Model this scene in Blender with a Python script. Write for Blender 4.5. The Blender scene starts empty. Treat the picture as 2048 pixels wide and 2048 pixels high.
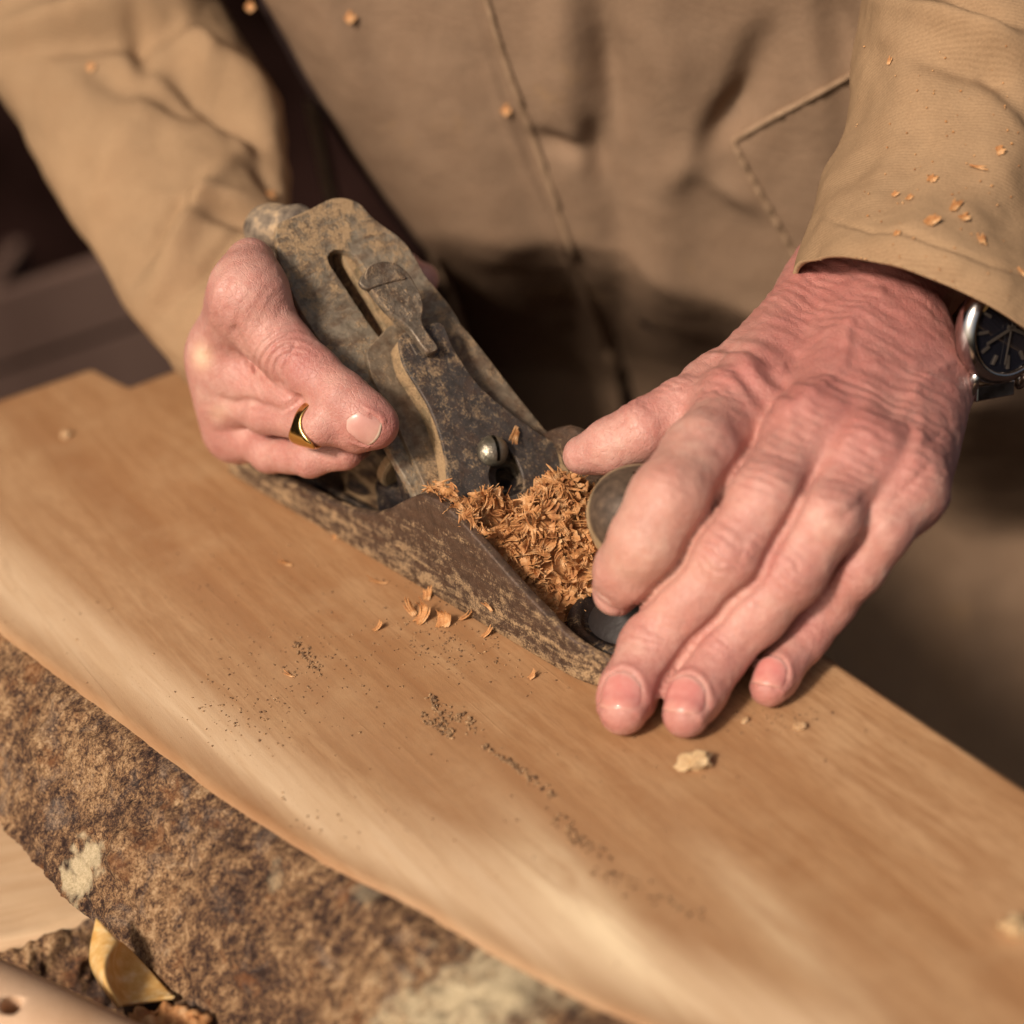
import bpy, bmesh, math, random
import numpy as np
from mathutils import Vector, Matrix, noise as mnoise
random.seed(7); rng = np.random.default_rng(7)
S = bpy.context.scene
COL = S.collection
# ------------------------------------------------------------------ camera
PITCH, ROLL, FPX, CX, CY, DIST = math.radians(41), math.radians(-11.5), 3890., 550., 1920., .70
A = np.array
FW = A([0, math.cos(PITCH), -math.sin(PITCH)]); _r0 = A([1., 0, 0]); _u0 = np.cross(_r0, FW)
RT = math.cos(ROLL)*_r0 + math.sin(ROLL)*_u0; UP = -math.sin(ROLL)*_r0 + math.cos(ROLL)*_u0
CAM = -(FW + RT*(1024-CX)/FPX - UP*(1024-CY)/FPX)*DIST
cd = bpy.data.cameras.new('camera'); cam = bpy.data.objects.new('camera', cd); COL.objects.link(cam)
M = Matrix.Identity(4)
for i in range(3):
    M[i][0], M[i][1], M[i][2], M[i][3] = RT[i], UP[i], -FW[i], CAM[i]
cam.matrix_world = M
cd.sensor_width = 36; cd.sensor_fit = 'HORIZONTAL'; cd.lens = FPX/2048*36
cd.shift_x = (1024-CX)/2048; cd.shift_y = (CY-1024)/2048
cd.clip_start = .02; cd.clip_end = 60
cd.dof.use_dof = True; cd.dof.focus_distance = .633; cd.dof.aperture_fstop = 4.8; cd.dof.aperture_blades = 0
S.camera = cam
# ------------------------------------------------------------------ light
SUN_TO = Vector((-.58, -.52, .63)).normalized()
w = bpy.data.worlds.new('World'); S.world = w; w.use_nodes = True
nt = w.node_tree; bg = nt.nodes['Background']; sky = nt.nodes.new('ShaderNodeTexSky')
sky.sky_type = 'NISHITA'; sky.sun_disc = False
sky.sun_elevation = math.asin(SUN_TO.z); sky.sun_rotation = math.atan2(SUN_TO.x, SUN_TO.y)
sky.dust_density = 7; sky.ozone_density = .2; sky.air_density = 1
nt.links.new(sky.outputs[0], bg.inputs[0]); bg.inputs[1].default_value = .068
sl = bpy.data.lights.new('sun', 'SUN'); sun = bpy.data.objects.new('sun', sl); COL.objects.link(sun)
sl.energy = 3.9; sl.angle = math.radians(9.0); sl.color = (1, .84, .70)
sun.rotation_euler = SUN_TO.to_track_quat('Z', 'Y').to_euler(); sun.location = (-1, -1, 1.5)
S.view_settings.view_transform = 'Standard'; S.view_settings.look = 'None'
S.view_settings.exposure = 0.0; S.view_settings.gamma = 1
S.render.engine = 'CYCLES'
# ------------------------------------------------------------------ pixel rays onto real surfaces
def ray(px, py): return FW + RT*(px-CX)/FPX - UP*(py-CY)/FPX
def Wd(px, py, d): return CAM + ray(px, py)*d/1000.
def hit(px, py, P0, n):
    r = ray(px, py); return CAM + r*((A(P0)-CAM)@A(n))/(r@A(n))
def Z(px, py, z=0): return hit(px, py, [0, 0, z/1000.], [0, 0, 1])
def dep(P): return float((A(P)-CAM)@FW)
def proj(P):
    q = A(P)-CAM; f = q@FW; return CX+FPX*(q@RT)/f, CY-FPX*(q@UP)/f
# plane (tool) frame: u to the toe, v away from the lens, w up; mm
AZ = math.radians(-63.7); TO = A([-.0319, -.0573, 0])
tu = A([math.cos(AZ), math.sin(AZ), 0]); tv = A([-math.sin(AZ), math.cos(AZ), 0]); tw = A([0, 0, 1.])
def T(a, b, c): return TO+(tu*a+tv*b+tw*c)/1000
def loc(P): q = (A(P)-TO)*1000; return A([q@tu, q@tv, q@tw])
def side(px, py, vv=0): return loc(hit(px, py, T(0, vv, 0), tv))
c45 = math.sqrt(.5); nbed = (tu+tw)*c45
def bed(px, py, h=0):
    q = loc(hit(px, py, T(h*c45, 0, h*c45), nbed)); q2 = q-A([h*c45, 0, h*c45]); return (-q2[0]*c45+q2[2]*c45, q2[1])
def bedpt(s, v, h): return A([-s*c45+h*c45, v, s*c45+h*c45])
# ------------------------------------------------------------------ object helpers
def prop(o, label=None, cat=None, group=None, kind=None):
    if label: o['label'] = label
    if cat: o['category'] = cat
    if group: o['group'] = group
    if kind: o['kind'] = kind
    return o
def link(name, me, mat, parent=None, smooth=True):
    o = bpy.data.objects.new(name, me); COL.objects.link(o)
    if mat: me.materials.clear(); me.materials.append(mat)
    if parent: o.parent = parent
    if smooth: me.polygons.foreach_set('use_smooth', [True]*len(me.polygons))
    me.update(); return o
def mesh(vs, fs, name='m'):
    me = bpy.data.meshes.new(name); me.from_pydata([tuple(map(float, v)) for v in vs], [], [tuple(map(int, f)) for f in fs]); me.update(); return me
def npmesh(V, F):
    me = bpy.data.meshes.new('m'); me.vertices.add(len(V)); me.vertices.foreach_set('co', V.astype(np.float32).ravel())
    n = F.shape[1]; me.loops.add(F.size); me.loops.foreach_set('vertex_index', F.astype(np.int32).ravel())
    me.polygons.add(len(F)); me.polygons.foreach_set('loop_start', np.arange(0, F.size, n, dtype=np.int32))
    me.update(calc_edges=True); me.validate(); return me
def empty(name, loc_=(0, 0, 0), **k):
    o = bpy.data.objects.new(name, None); COL.objects.link(o); o.location = loc_; o.empty_display_size = .02; return prop(o, **k)
def cr(pts, n=6, closed=True):
    P = [A(p, dtype=float) for p in pts]; m = len(P); out = []
    for i in range(m if closed else m-1):
        g = lambda k: P[k % m] if closed else P[min(max(k, 0), m-1)]
        a, b, c, d = g(i-1), g(i), g(i+1), g(i+2)
        for j in range(n):
            t = j/n; out.append(.5*((2*b)+(-a+c)*t+(2*a-5*b+4*c-d)*t*t+(-a+3*b-3*c+d)*t**3))
    if not closed: out.append(P[-1])
    return out
def interp(x, xs, ys): return np.interp(x, xs, ys)
def smooth_n(V, F):
    # vertex normals of a quad mesh
    a, b, c, d = (V[F[:, i]] for i in range(4)); n = np.cross(c-a, d-b); N = np.zeros_like(V)
    for i in range(4): np.add.at(N, F[:, i], n)
    return N/np.maximum(np.linalg.norm(N, axis=1), 1e-12)[:, None]
def nz(P, s, seed=0., octs=3):
    # multi octave noise on points (metres), s features per metre
    off = Vector((seed*7.3, seed*3.1, seed*5.7))
    return A([mnoise.fractal(Vector(p)*s+off, 1.0, 2.0, octs, noise_basis='PERLIN_ORIGINAL') for p in P.tolist()])
def plate(outline, holes, th, bevel, res=2):
    cu = bpy.data.curves.new('c', 'CURVE'); cu.dimensions = '2D'; cu.fill_mode = 'BOTH'
    cu.extrude = th/2-bevel; cu.bevel_depth = bevel; cu.bevel_resolution = res; cu.offset = -bevel
    for L in [outline]+holes:
        sp = cu.splines.new('POLY'); sp.points.add(len(L)-1); sp.use_cyclic_u = True
        for q, p in zip(sp.points, L): q.co = (p[0], p[1], 0, 1)
    o = bpy.data.objects.new('c', cu); COL.objects.link(o)
    bpy.context.view_layer.update()
    me = bpy.data.meshes.new_from_object(o.evaluated_get(bpy.context.evaluated_depsgraph_get())); bpy.data.objects.remove(o); return me
def remap(me, f):
    n = len(me.vertices); co = np.empty(n*3, np.float32); me.vertices.foreach_get('co', co); co = co.reshape(-1, 3)
    new = A([f(*p) for p in co.astype(float)]); me.vertices.foreach_set('co', new.astype(np.float32).ravel()); me.update()
# ------------------------------------------------------------------ material helper
class Mat:
    def __init__(s, name):
        s.m = bpy.data.materials.new(name); s.m.use_nodes = True; s.t = s.m.node_tree; s.b = s.t.nodes['Principled BSDF']
        s.tc = s.t.nodes.new('ShaderNodeTexCoord').outputs['Object']
    def L(s, a, b): s.t.links.new(a, b)
    def N(s, kind, **k):
        n = s.t.nodes.new('ShaderNode'+kind)
        for a, v in k.items():
            a2 = a.replace('_', ' ')
            if a2 in n.inputs: s.put(n.inputs[a2], v)
            else: setattr(n, a, v)
        return n
    def put(s, i, v):
        if hasattr(v, 'is_output') or isinstance(v, bpy.types.NodeSocket): s.L(v, i)
        else:
            if isinstance(v, tuple) and len(v) == 3 and i.type == 'RGBA': v = v+(1,)
            i.default_value = v
    def map(s, scale=(1, 1, 1), rot=(0, 0, 0), loc=(0, 0, 0), src=None):
        n = s.t.nodes.new('ShaderNodeMapping'); n.inputs['Scale'].default_value = scale; n.inputs['Rotation'].default_value = rot
        n.inputs['Location'].default_value = loc; s.L(src or s.tc, n.inputs['Vector']); return n.outputs[0]
    def noise(s, scale, detail=4, rough=.55, dist=0, vec=None):
        n = s.t.nodes.new('ShaderNodeTexNoise'); n.inputs['Scale'].default_value = scale; n.inputs['Detail'].default_value = detail
        n.inputs['Roughness'].default_value = rough; n.inputs['Distortion'].default_value = dist; s.L(vec or s.tc, n.inputs['Vector']); return n.outputs['Fac']
    def vor(s, scale, feat='F1', vec=None, out='Distance', rnd=1):
        n = s.t.nodes.new('ShaderNodeTexVoronoi'); n.feature = feat; n.inputs['Scale'].default_value = scale; n.inputs['Randomness'].default_value = rnd
        s.L(vec or s.tc, n.inputs['Vector']); return n.outputs[out]
    def ramp(s, fac, stops, interp='LINEAR'):
        n = s.t.nodes.new('ShaderNodeValToRGB'); n.color_ramp.interpolation = interp; e = n.color_ramp.elements
        for i, (p, c) in enumerate(stops):
            if isinstance(c, (int, float)): c = (c, c, c)
            x = e[i] if i < 2 else e.new(p); x.position = p; x.color = tuple(c)+(1,)
        s.L(fac, n.inputs[0]); return n.outputs[0]
    def mix(s, fac, a, b, mode='MIX'):
        n = s.t.nodes.new('ShaderNodeMix'); n.data_type = 'RGBA'; n.blend_type = mode
        s.put(n.inputs[0], fac); s.put(n.inputs[6], a); s.put(n.inputs[7], b); return n.outputs[2]
    def math(s, op, a, b=0.):
        n = s.t.nodes.new('ShaderNodeMath'); n.operation = op; s.put(n.inputs[0], a); s.put(n.inputs[1], b); return n.outputs[0]
    def bump(s, h, dist=.001, strength=1, prev=None):
        n = s.t.nodes.new('ShaderNodeBump'); n.inputs['Distance'].default_value = dist; n.inputs['Strength'].default_value = strength
        s.L(h, n.inputs['Height'])
        if prev: s.L(prev, n.inputs['Normal'])
        return n.outputs[0]
    def attr(s, name):
        n = s.t.nodes.new('ShaderNodeAttribute'); n.attribute_name = name; return n.outputs['Fac']
    def sep(s, src=None):
        n = s.t.nodes.new('ShaderNodeSeparateXYZ'); s.L(src or s.tc, n.inputs[0]); return n.outputs
    def out(s, color=None, rough=None, metal=None, normal=None, **k):
        for key, v in (('Base Color', color), ('Roughness', rough), ('Metallic', metal), ('Normal', normal)):
            if v is not None: s.put(s.b.inputs[key], v)
        for a, v in k.items(): s.put(s.b.inputs[a.replace('_', ' ')], v)
        return s.m
# ------------------------------------------------------------------ materials
def cloth_mat(name, base, twill=.13, stains=False):
    m = Mat(name)
    big = m.noise(14, 3); mid = m.noise(70, 4, .6); fine = m.noise(1500, 2)
    d = A(base)
    c = m.ramp(big, [(.3, tuple(d*.82)), (.7, tuple(d*1.12))])
    c = m.mix(m.ramp(mid, [(.40, 0.), (.70, .42)]), c, tuple(d*A([.72, .66, .62])))
    if stains:
        s1 = m.ramp(m.noise(30, 5, .65, vec=m.map(loc=(3, 1, 2))), [(.60, 0.), (.75, .55)])
        c = m.mix(s1, c, (.36, .22, .09))
        s2 = m.ramp(m.noise(22, 4, .6, vec=m.map(loc=(8, 1, 5))), [(.66, 0.), (.74, .5)])
        c = m.mix(s2, c, (.10, .075, .06))
    wv = m.N('TexWave', wave_type='BANDS', bands_direction='DIAGONAL')
    m.L(m.map(rot=(.5, .35, .25)), wv.inputs['Vector']); wv.inputs['Scale'].default_value = 330; wv.inputs['Distortion'].default_value = .5; wv.inputs['Detail'].default_value = 2; wv.inputs['Detail Scale'].default_value = .8
    c = m.mix(twill, c, m.ramp(wv.outputs[0], [(.2, tuple(d*.7)), (.8, tuple(d*1.25))]))
    c = m.mix(.28, c, m.ramp(fine, [(.3, tuple(d*.6)), (.7, tuple(d*1.3))]))
    n1 = m.bump(wv.outputs[0], .0002, twill*2.5); n1 = m.bump(mid, .0015, .5, n1); n1 = m.bump(fine, .0002, .5, n1)
    return m.out(color=c, rough=.92, normal=n1, Specular_IOR_Level=.12)
CL = cloth_mat('tan_work_cloth', (.335, .222, .128))
CLC = cloth_mat('tan_coat_cloth', (.262, .176, .115), twill=.06, stains=True)
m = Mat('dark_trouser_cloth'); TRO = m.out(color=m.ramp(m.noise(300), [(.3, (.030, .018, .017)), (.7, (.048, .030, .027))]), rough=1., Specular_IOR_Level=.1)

m = Mat('skin')
tint = m.attr('red'); pale = m.attr('pale')
n1 = m.noise(70, 4, .6); n2 = m.noise(260, 4, .6); n3 = m.noise(1100, 3, .6)
c = m.ramp(n1, [(.30, (.44, .205, .175)), (.55, (.54, .292, .243)), (.75, (.62, .385, .312))])
c = m.mix(m.ramp(n2, [(.40, .42), (.62, 0.)]), c, (.47, .18, .145))
c = m.mix(m.math('MULTIPLY', tint, .85), c, (.41, .142, .126))
c = m.mix(pale, c, (.78, .55, .38))
vv = m.vor(620, 'DISTANCE_TO_EDGE', vec=m.map(scale=(1, 1.5, 1)))
ve = m.ramp(vv, [(0., 0.), (.10, 1.)])
v2 = m.ramp(m.vor(260, 'DISTANCE_TO_EDGE', vec=m.map(scale=(1.8, .8, 1.2), rot=(.2, .4, .7))), [(0., 0.), (.07, 1.)])
c = m.mix(m.math('MULTIPLY', m.math('SUBTRACT', 1., ve), .16), c, (.78, .50, .40))
nn = m.bump(ve, .00012, .5); nn = m.bump(v2, .00016, .45, nn); nn = m.bump(n2, .0005, .45, nn); nn = m.bump(n3, .00025, .6, nn)
SKIN = m.out(color=c, rough=m.ramp(n2, [(.3, .36), (.7, .52)]), normal=nn, Subsurface_Weight=.13, Subsurface_Radius=(1., .32, .18), Subsurface_Scale=.004, Specular_IOR_Level=.42)
def nail_mat(name, stops):
    m = Mat(name); c = m.ramp(m.attr('tipness'), stops)
    c = m.mix(m.ramp(m.noise(300, 3), [(.4, 0.), (.8, .3)]), c, (.75, .50, .42))
    return m.out(color=c, rough=.32, Subsurface_Weight=.15, Subsurface_Radius=(1, .4, .3), Subsurface_Scale=.002)
NAIL2 = nail_mat('thumb_nail', [(0., (.68, .45, .38)), (.2, (.58, .30, .26)), (.75, (.56, .285, .24)), (.92, (.58, .32, .26)), (.96, (.78, .62, .48))])
m = Mat('nail')
zz = m.attr('tipness')
c = m.ramp(zz, [(0., (.70, .42, .36)), (.16, (.56, .215, .19)), (.62, (.54, .195, .175)), (.93, (.57, .24, .20)), (1., (.62, .32, .26))])
c = m.mix(m.ramp(m.noise(300, 3), [(.4, 0.), (.8, .3)]), c, (.75, .50, .42))
NAIL = m.out(color=c, rough=.28, normal=m.bump(m.noise(500, 2, vec=m.map(scale=(1, 1, 1))), .0002, .4), Subsurface_Weight=.15, Subsurface_Radius=(1, .4, .3), Subsurface_Scale=.002, Coat_Weight=.15)

def worn_metal(name, base, dust=.5, rust=.4, rough=.5, metal=.6, speck=.3, scr=(1, 1, 1), dustlow=None, dustbias=0., coarse=90, fineS=650, dscale=None):
    """old steel or iron: bare metal, brown rust, black grime and packed sawdust"""
    m = Mat(name); d = A(base)
    big = m.noise(coarse, 5, .62, .4, vec=m.map(scale=dscale) if dscale else None); med = m.noise(280, 5, .65, .2, vec=m.map(loc=(1, 2, 3))); fn = m.noise(fineS*2.2, 3, .7)
    st = m.noise(180, 5, .7, .1, vec=m.map(scale=scr, loc=(.5, .2, .1)))
    c = m.ramp(med, [(.3, tuple(d*.55)), (.5, tuple(d)), (.7, tuple(d*1.35))])
    c = m.mix(m.ramp(st, [(.46, 0.), (.64, rust)]), c, (.115, .055, .028))
    c = m.mix(m.ramp(m.noise(210, 6, .75, vec=m.map(loc=(4, 4, 4))), [(.50, 0.), (.66, rust*.8)]), c, (.05, .030, .022))
    dm = m.math('ADD', m.math('MULTIPLY', big, .55), m.math('MULTIPLY', med, .45))
    if dustlow:  # more dust towards one end of the part
        ax, a0, a1, amt = dustlow; g = m.N('MapRange'); m.L(m.sep()[ax], g.inputs[0]); g.inputs[1].default_value = a0; g.inputs[2].default_value = a1
        g.inputs[3].default_value = amt; g.inputs[4].default_value = 0; dm = m.math('ADD', dm, g.outputs[0])
    dm = m.math('ADD', dm, m.math('MULTIPLY', m.math('SUBTRACT', fn, .5), .38))
    dm = m.math('ADD', dm, dustbias)
    dmk = m.ramp(dm, [(.52, 0.), (.62, dust)])
    c = m.mix(dmk, c, m.ramp(fn, [(.3, (.25, .155, .078)), (.7, (.50, .345, .19))]))
    sp = m.ramp(fn, [(.60, 0.), (.68, speck)])
    c = m.mix(sp, c, (.42, .28, .15))
    bv = m.t.nodes.new('ShaderNodeBevel'); bv.samples = 4; bv.inputs['Radius'].default_value = .0007; ge = m.t.nodes.new('ShaderNodeNewGeometry')
    dt = m.N('VectorMath', operation='DOT_PRODUCT'); m.L(bv.outputs[0], dt.inputs[0]); m.L(ge.outputs['Normal'], dt.inputs[1])
    ew = m.math('MULTIPLY', m.ramp(dt.outputs['Value'], [(.80, 1.), (.985, 0.)]), m.ramp(med, [(.35, .25), (.6, 1.)]))
    c = m.mix(m.math('MULTIPLY', ew, .9), c, (.52, .42, .29))
    n = m.bump(med, .0006, .6); n = m.bump(fn, .00025, .7, n); n = m.bump(dmk, .0004, .6, n)
    return m.out(color=c, rough=m.ramp(dmk, [(0., rough), (1., .95)]), metal=m.ramp(dmk, [(0., metal), (.6, 0.)]), normal=n, Specular_IOR_Level=.4)
IRON = worn_metal('blade_steel', (.27, .225, .165), dust=.9, rust=.7, rough=.55, metal=.2, speck=.3, scr=(1.6, .5, 1.6), dustbias=.0, dustlow=(2, .106, .078, .13), coarse=140)
CAPI = worn_metal('chip_breaker_steel', (.21, .165, .115), dust=.75, rust=.6, rough=.55, metal=.2, speck=.3)
LEVC = worn_metal('lever_cap_iron', (.060, .052, .048), dust=.6, rust=.3, rough=.5, metal=.15, speck=.65, dustbias=.0)
LEVM = worn_metal('cam_lever_steel', (.22, .18, .135), dust=.55, rust=.55, rough=.38, metal=.45, speck=.6, dustbias=.0)
BODY = worn_metal('cast_iron_body', (.095, .062, .045), dust=.85, rust=.35, rough=.48, metal=.3, speck=.35, scr=(.5, 1, 2.2), dustlow=(2, .0, .034, .12), dustbias=-.045, coarse=330, dscale=(.16, 1, .9))
DUSTY = worn_metal('dusty_edge_metal', (.34, .26, .15), dust=.9, rust=.2, rough=.6, metal=.2, speck=.5, dustbias=.12)
BLACK = worn_metal('black_japanned_iron', (.013, .012, .014), dust=.7, rust=.1, rough=.4, metal=.0, speck=.25, dustbias=-.02, coarse=60)
m = Mat('dust_grain_wood'); GRAIN = m.out(color=m.ramp(m.noise(400, 2), [(.35, (.12, .065, .032)), (.65, (.36, .22, .11))]), rough=.9)
m = Mat('seam_cloth'); SEAM = m.out(color=m.ramp(m.noise(200, 4), [(.35, (.26, .175, .11)), (.65, (.34, .235, .15))]), rough=.9, Specular_IOR_Level=.1)
SCREW = worn_metal('screw_steel', (.34, .31, .24), dust=.3, rust=.25, rough=.32, metal=.8, speck=.2, dustbias=-.05)
m = Mat('worn_handle_wood')
g = m.noise(120, 4, .6, 1.5, vec=m.map(scale=(.35, 1.6, 1.6)))
c = m.ramp(g, [(.36, (.018, .013, .011)), (.5, (.15, .09, .048)), (.62, (.40, .27, .145))])
TOTE = m.out(color=c, rough=.6, normal=m.bump(g, .0008, .6))
m = Mat('knob_wood')
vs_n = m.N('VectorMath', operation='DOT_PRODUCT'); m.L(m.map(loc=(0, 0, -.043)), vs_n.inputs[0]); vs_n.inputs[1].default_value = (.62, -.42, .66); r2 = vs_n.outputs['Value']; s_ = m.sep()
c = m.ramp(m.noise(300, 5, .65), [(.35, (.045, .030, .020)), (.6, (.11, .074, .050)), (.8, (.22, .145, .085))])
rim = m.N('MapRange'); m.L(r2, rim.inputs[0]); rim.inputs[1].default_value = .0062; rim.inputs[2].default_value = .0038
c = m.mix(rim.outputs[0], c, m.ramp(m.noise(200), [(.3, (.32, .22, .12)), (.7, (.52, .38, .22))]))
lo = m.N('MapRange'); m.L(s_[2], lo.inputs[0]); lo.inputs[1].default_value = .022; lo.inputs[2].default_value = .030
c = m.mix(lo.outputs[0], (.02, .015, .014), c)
KNOB = m.out(color=c, rough=.6, normal=m.bump(m.noise(500), .0004, .6))
m = Mat('gold'); GOLD = m.out(color=(.80, .55, .20), metal=1., rough=.22)
m = Mat('watch_steel'); WST = m.out(color=(.55, .53, .52), metal=1., rough=m.ramp(m.noise(200), [(.3, .12), (.7, .25)]))
m = Mat('watch_dial_black'); DIAL = m.out(color=(.008, .008, .012), rough=.15, Coat_Weight=1., Coat_Roughness=.03)
m = Mat('watch_marker'); MARK = m.out(color=(.12, .10, .085), metal=.6, rough=.35)
m = Mat('watch_crystal'); GLS = m.out(color=(1., 1., 1.), rough=.02, Transmission_Weight=1., IOR=1.2)

def wood_top(name, dark=1.):
    m = Mat(name); s3 = m.sep()
    # grain runs along X of the board, Y is across it
    ac = m.map(scale=(.09, 1, 1)); ac2 = m.map(scale=(.035, 1, 1), loc=(2, 5, 1))
    g1 = m.noise(26, 5, .6, .6, vec=ac2); g2 = m.noise(190, 5, .65, .4, vec=ac); g3 = m.noise(900, 3, .6, .2, vec=m.map(scale=(.12, 1, 1)))
    c = m.ramp(g1, [(.28, (.29, .138, .060)), (.45, (.365, .195, .090)), (.58, (.405, .230, .112)), (.75, (.49, .30, .16))])
    c = m.mix(m.ramp(g2, [(.40, .6), (.53, 0.)]), c, (.31, .155, .068))
    c = m.mix(m.ramp(g3, [(.40, .6), (.51, 0.)]), c, (.32, .17, .08))
    # pale sapwood band inside the bark edge, from the stored distance to the bark
    sw = m.attr('sap'); wob = m.math('ADD', sw, m.math('MULTIPLY', m.math('SUBTRACT', g1, .5), .35))
    c = m.mix(m.ramp(wob, [(.0, .05), (.07, .35), (.17, .95), (.30, .80), (.48, .12), (1., 0.)]), c, m.mix(m.ramp(g2, [(.38, .45), (.60, 0.)]), (.72, .53, .34), (.56, .36, .20)))
    c = m.mix(m.math('MULTIPLY', m.attr('bare'), m.ramp(m.noise(60, 4, .6, .3, vec=m.map(scale=(.18, 1, 1))), [(.38, .2), (.6, 1.)])), c, (.88, .70, .46))
    c = m.mix(m.ramp(sw, [(0., .5), (.035, .0)]), c, (.36, .20, .10))
    pores = m.ramp(m.vor(1050, 'F1', vec=m.map(scale=(.22, 1, 1))), [(.0, .9), (.20, 0.)])
    c = m.mix(m.math('MULTIPLY', pores, m.ramp(m.noise(60), [(.4, .2), (.65, .8)])), c, (.26, .13, .06))
    dust = m.ramp(m.noise(34, 5, .7, vec=m.map(loc=(1, 7, 3))), [(.48, 0.), (.72, .45)])
    c = m.mix(m.math('MULTIPLY', dust, m.noise(2500, 2)), c, (.60, .42, .24))
    # long shallow plane scratches
    sc = m.vor(16, 'DISTANCE_TO_EDGE', vec=m.map(scale=(.06, 1.7, 1), rot=(0, 0, .10)))
    scm = m.math('MULTIPLY', m.ramp(sc, [(.0, .35), (.008, 0.)]), m.ramp(g2, [(.45, 0.), (.6, 1.)]))
    c = m.mix(scm, c, (.33, .18, .085))
    n = m.bump(g2, .0003, .4); n = m.bump(m.noise(2200, 2), .00015, .6, n); n = m.bump(g1, .002, .3, n); n = m.bump(scm, .0004, .5, n)
    return m.out(color=c, rough=m.ramp(g2, [(.3, .52), (.7, .66)]), normal=n, Specular_IOR_Level=.35)
WOOD = wood_top('planed_wood')
def bark_mat(name, base=1.):
    m = Mat(name)
    b1 = m.noise(24, 4, .6, .6); b2 = m.noise(230, 6, .82, .05, vec=m.map(scale=(1.1, .7, .8), rot=(0, 0, .35))); b3 = m.noise(1050, 5, .8, .1); b4 = m.noise(55, 5, .7, .5, vec=m.map(loc=(3, 3, 1)))
    mx = m.math('ADD', m.math('MULTIPLY', b2, .44), m.math('ADD', m.math('MULTIPLY', b3, .38), m.math('MULTIPLY', b1, .18)))
    c = m.ramp(mx, [(.42, (.028, .016, .014)), (.472, (.085, .048, .034)), (.503, (.20, .110, .058)), (.54, (.38, .225, .112)), (.60, (.62, .43, .25))])
    c = m.mix(m.ramp(b4, [(.54, 0.), (.68, .45)]), c, m.ramp(b3, [(.4, (.09, .072, .066)), (.6, (.36, .30, .25))]))
    c = m.mix(m.ramp(m.noise(80, 4, .6, vec=m.map(loc=(9, 1, 1))), [(.58, 0.), (.68, .55)]), c, (.24, .095, .035))
    pt = m.attr('patch'); c = m.mix(pt, c, m.ramp(b3, [(.35, (.46, .36, .21)), (.6, (.74, .61, .40))]))
    n = m.bump(b2, .0014, .7); n = m.bump(b3, .0009, .9, n)
    return m.out(color=c, rough=.9, normal=n, Specular_IOR_Level=.2)
BARK = bark_mat('bark')
def chip_mat(name, a, b, c_):
    m = Mat(name); n = m.noise(260, 3); f = m.noise(1500, 3, .6)
    c = m.ramp(n, [(.32, a), (.5, b), (.68, c_)]); c = m.mix(m.ramp(f, [(.35, .35), (.6, 0.)]), c, a)
    return m.out(color=c, rough=.75, normal=m.bump(f, .0002, .5), Subsurface_Weight=.12, Subsurface_Radius=(1, .6, .3), Subsurface_Scale=.0015)
CHIP = chip_mat('shaving_wood', (.30, .115, .036), (.52, .25, .09), (.72, .44, .22))
CRUMB = chip_mat('crumb_wood', (.25, .14, .065), (.42, .26, .13), (.58, .41, .24))
LUMP = chip_mat('pale_crumb_wood', (.40, .26, .13), (.52, .36, .19), (.64, .48, .28))
CURL = chip_mat('pale_curl_wood', (.62, .34, .09), (.72, .46, .17), (.80, .60, .32))
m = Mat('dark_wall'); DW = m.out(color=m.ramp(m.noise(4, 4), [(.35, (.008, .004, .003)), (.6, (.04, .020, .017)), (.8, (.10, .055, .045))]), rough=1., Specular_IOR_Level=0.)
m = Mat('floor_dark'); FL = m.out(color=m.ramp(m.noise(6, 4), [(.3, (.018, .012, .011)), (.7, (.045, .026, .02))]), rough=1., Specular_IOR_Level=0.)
m = Mat('dim_timber'); DT = m.out(color=m.ramp(m.noise(8, 4, vec=m.map(scale=(1, 1, .15))), [(.3, (.022, .013, .01)), (.7, (.06, .036, .026))]), rough=1., Specular_IOR_Level=0.)
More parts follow.
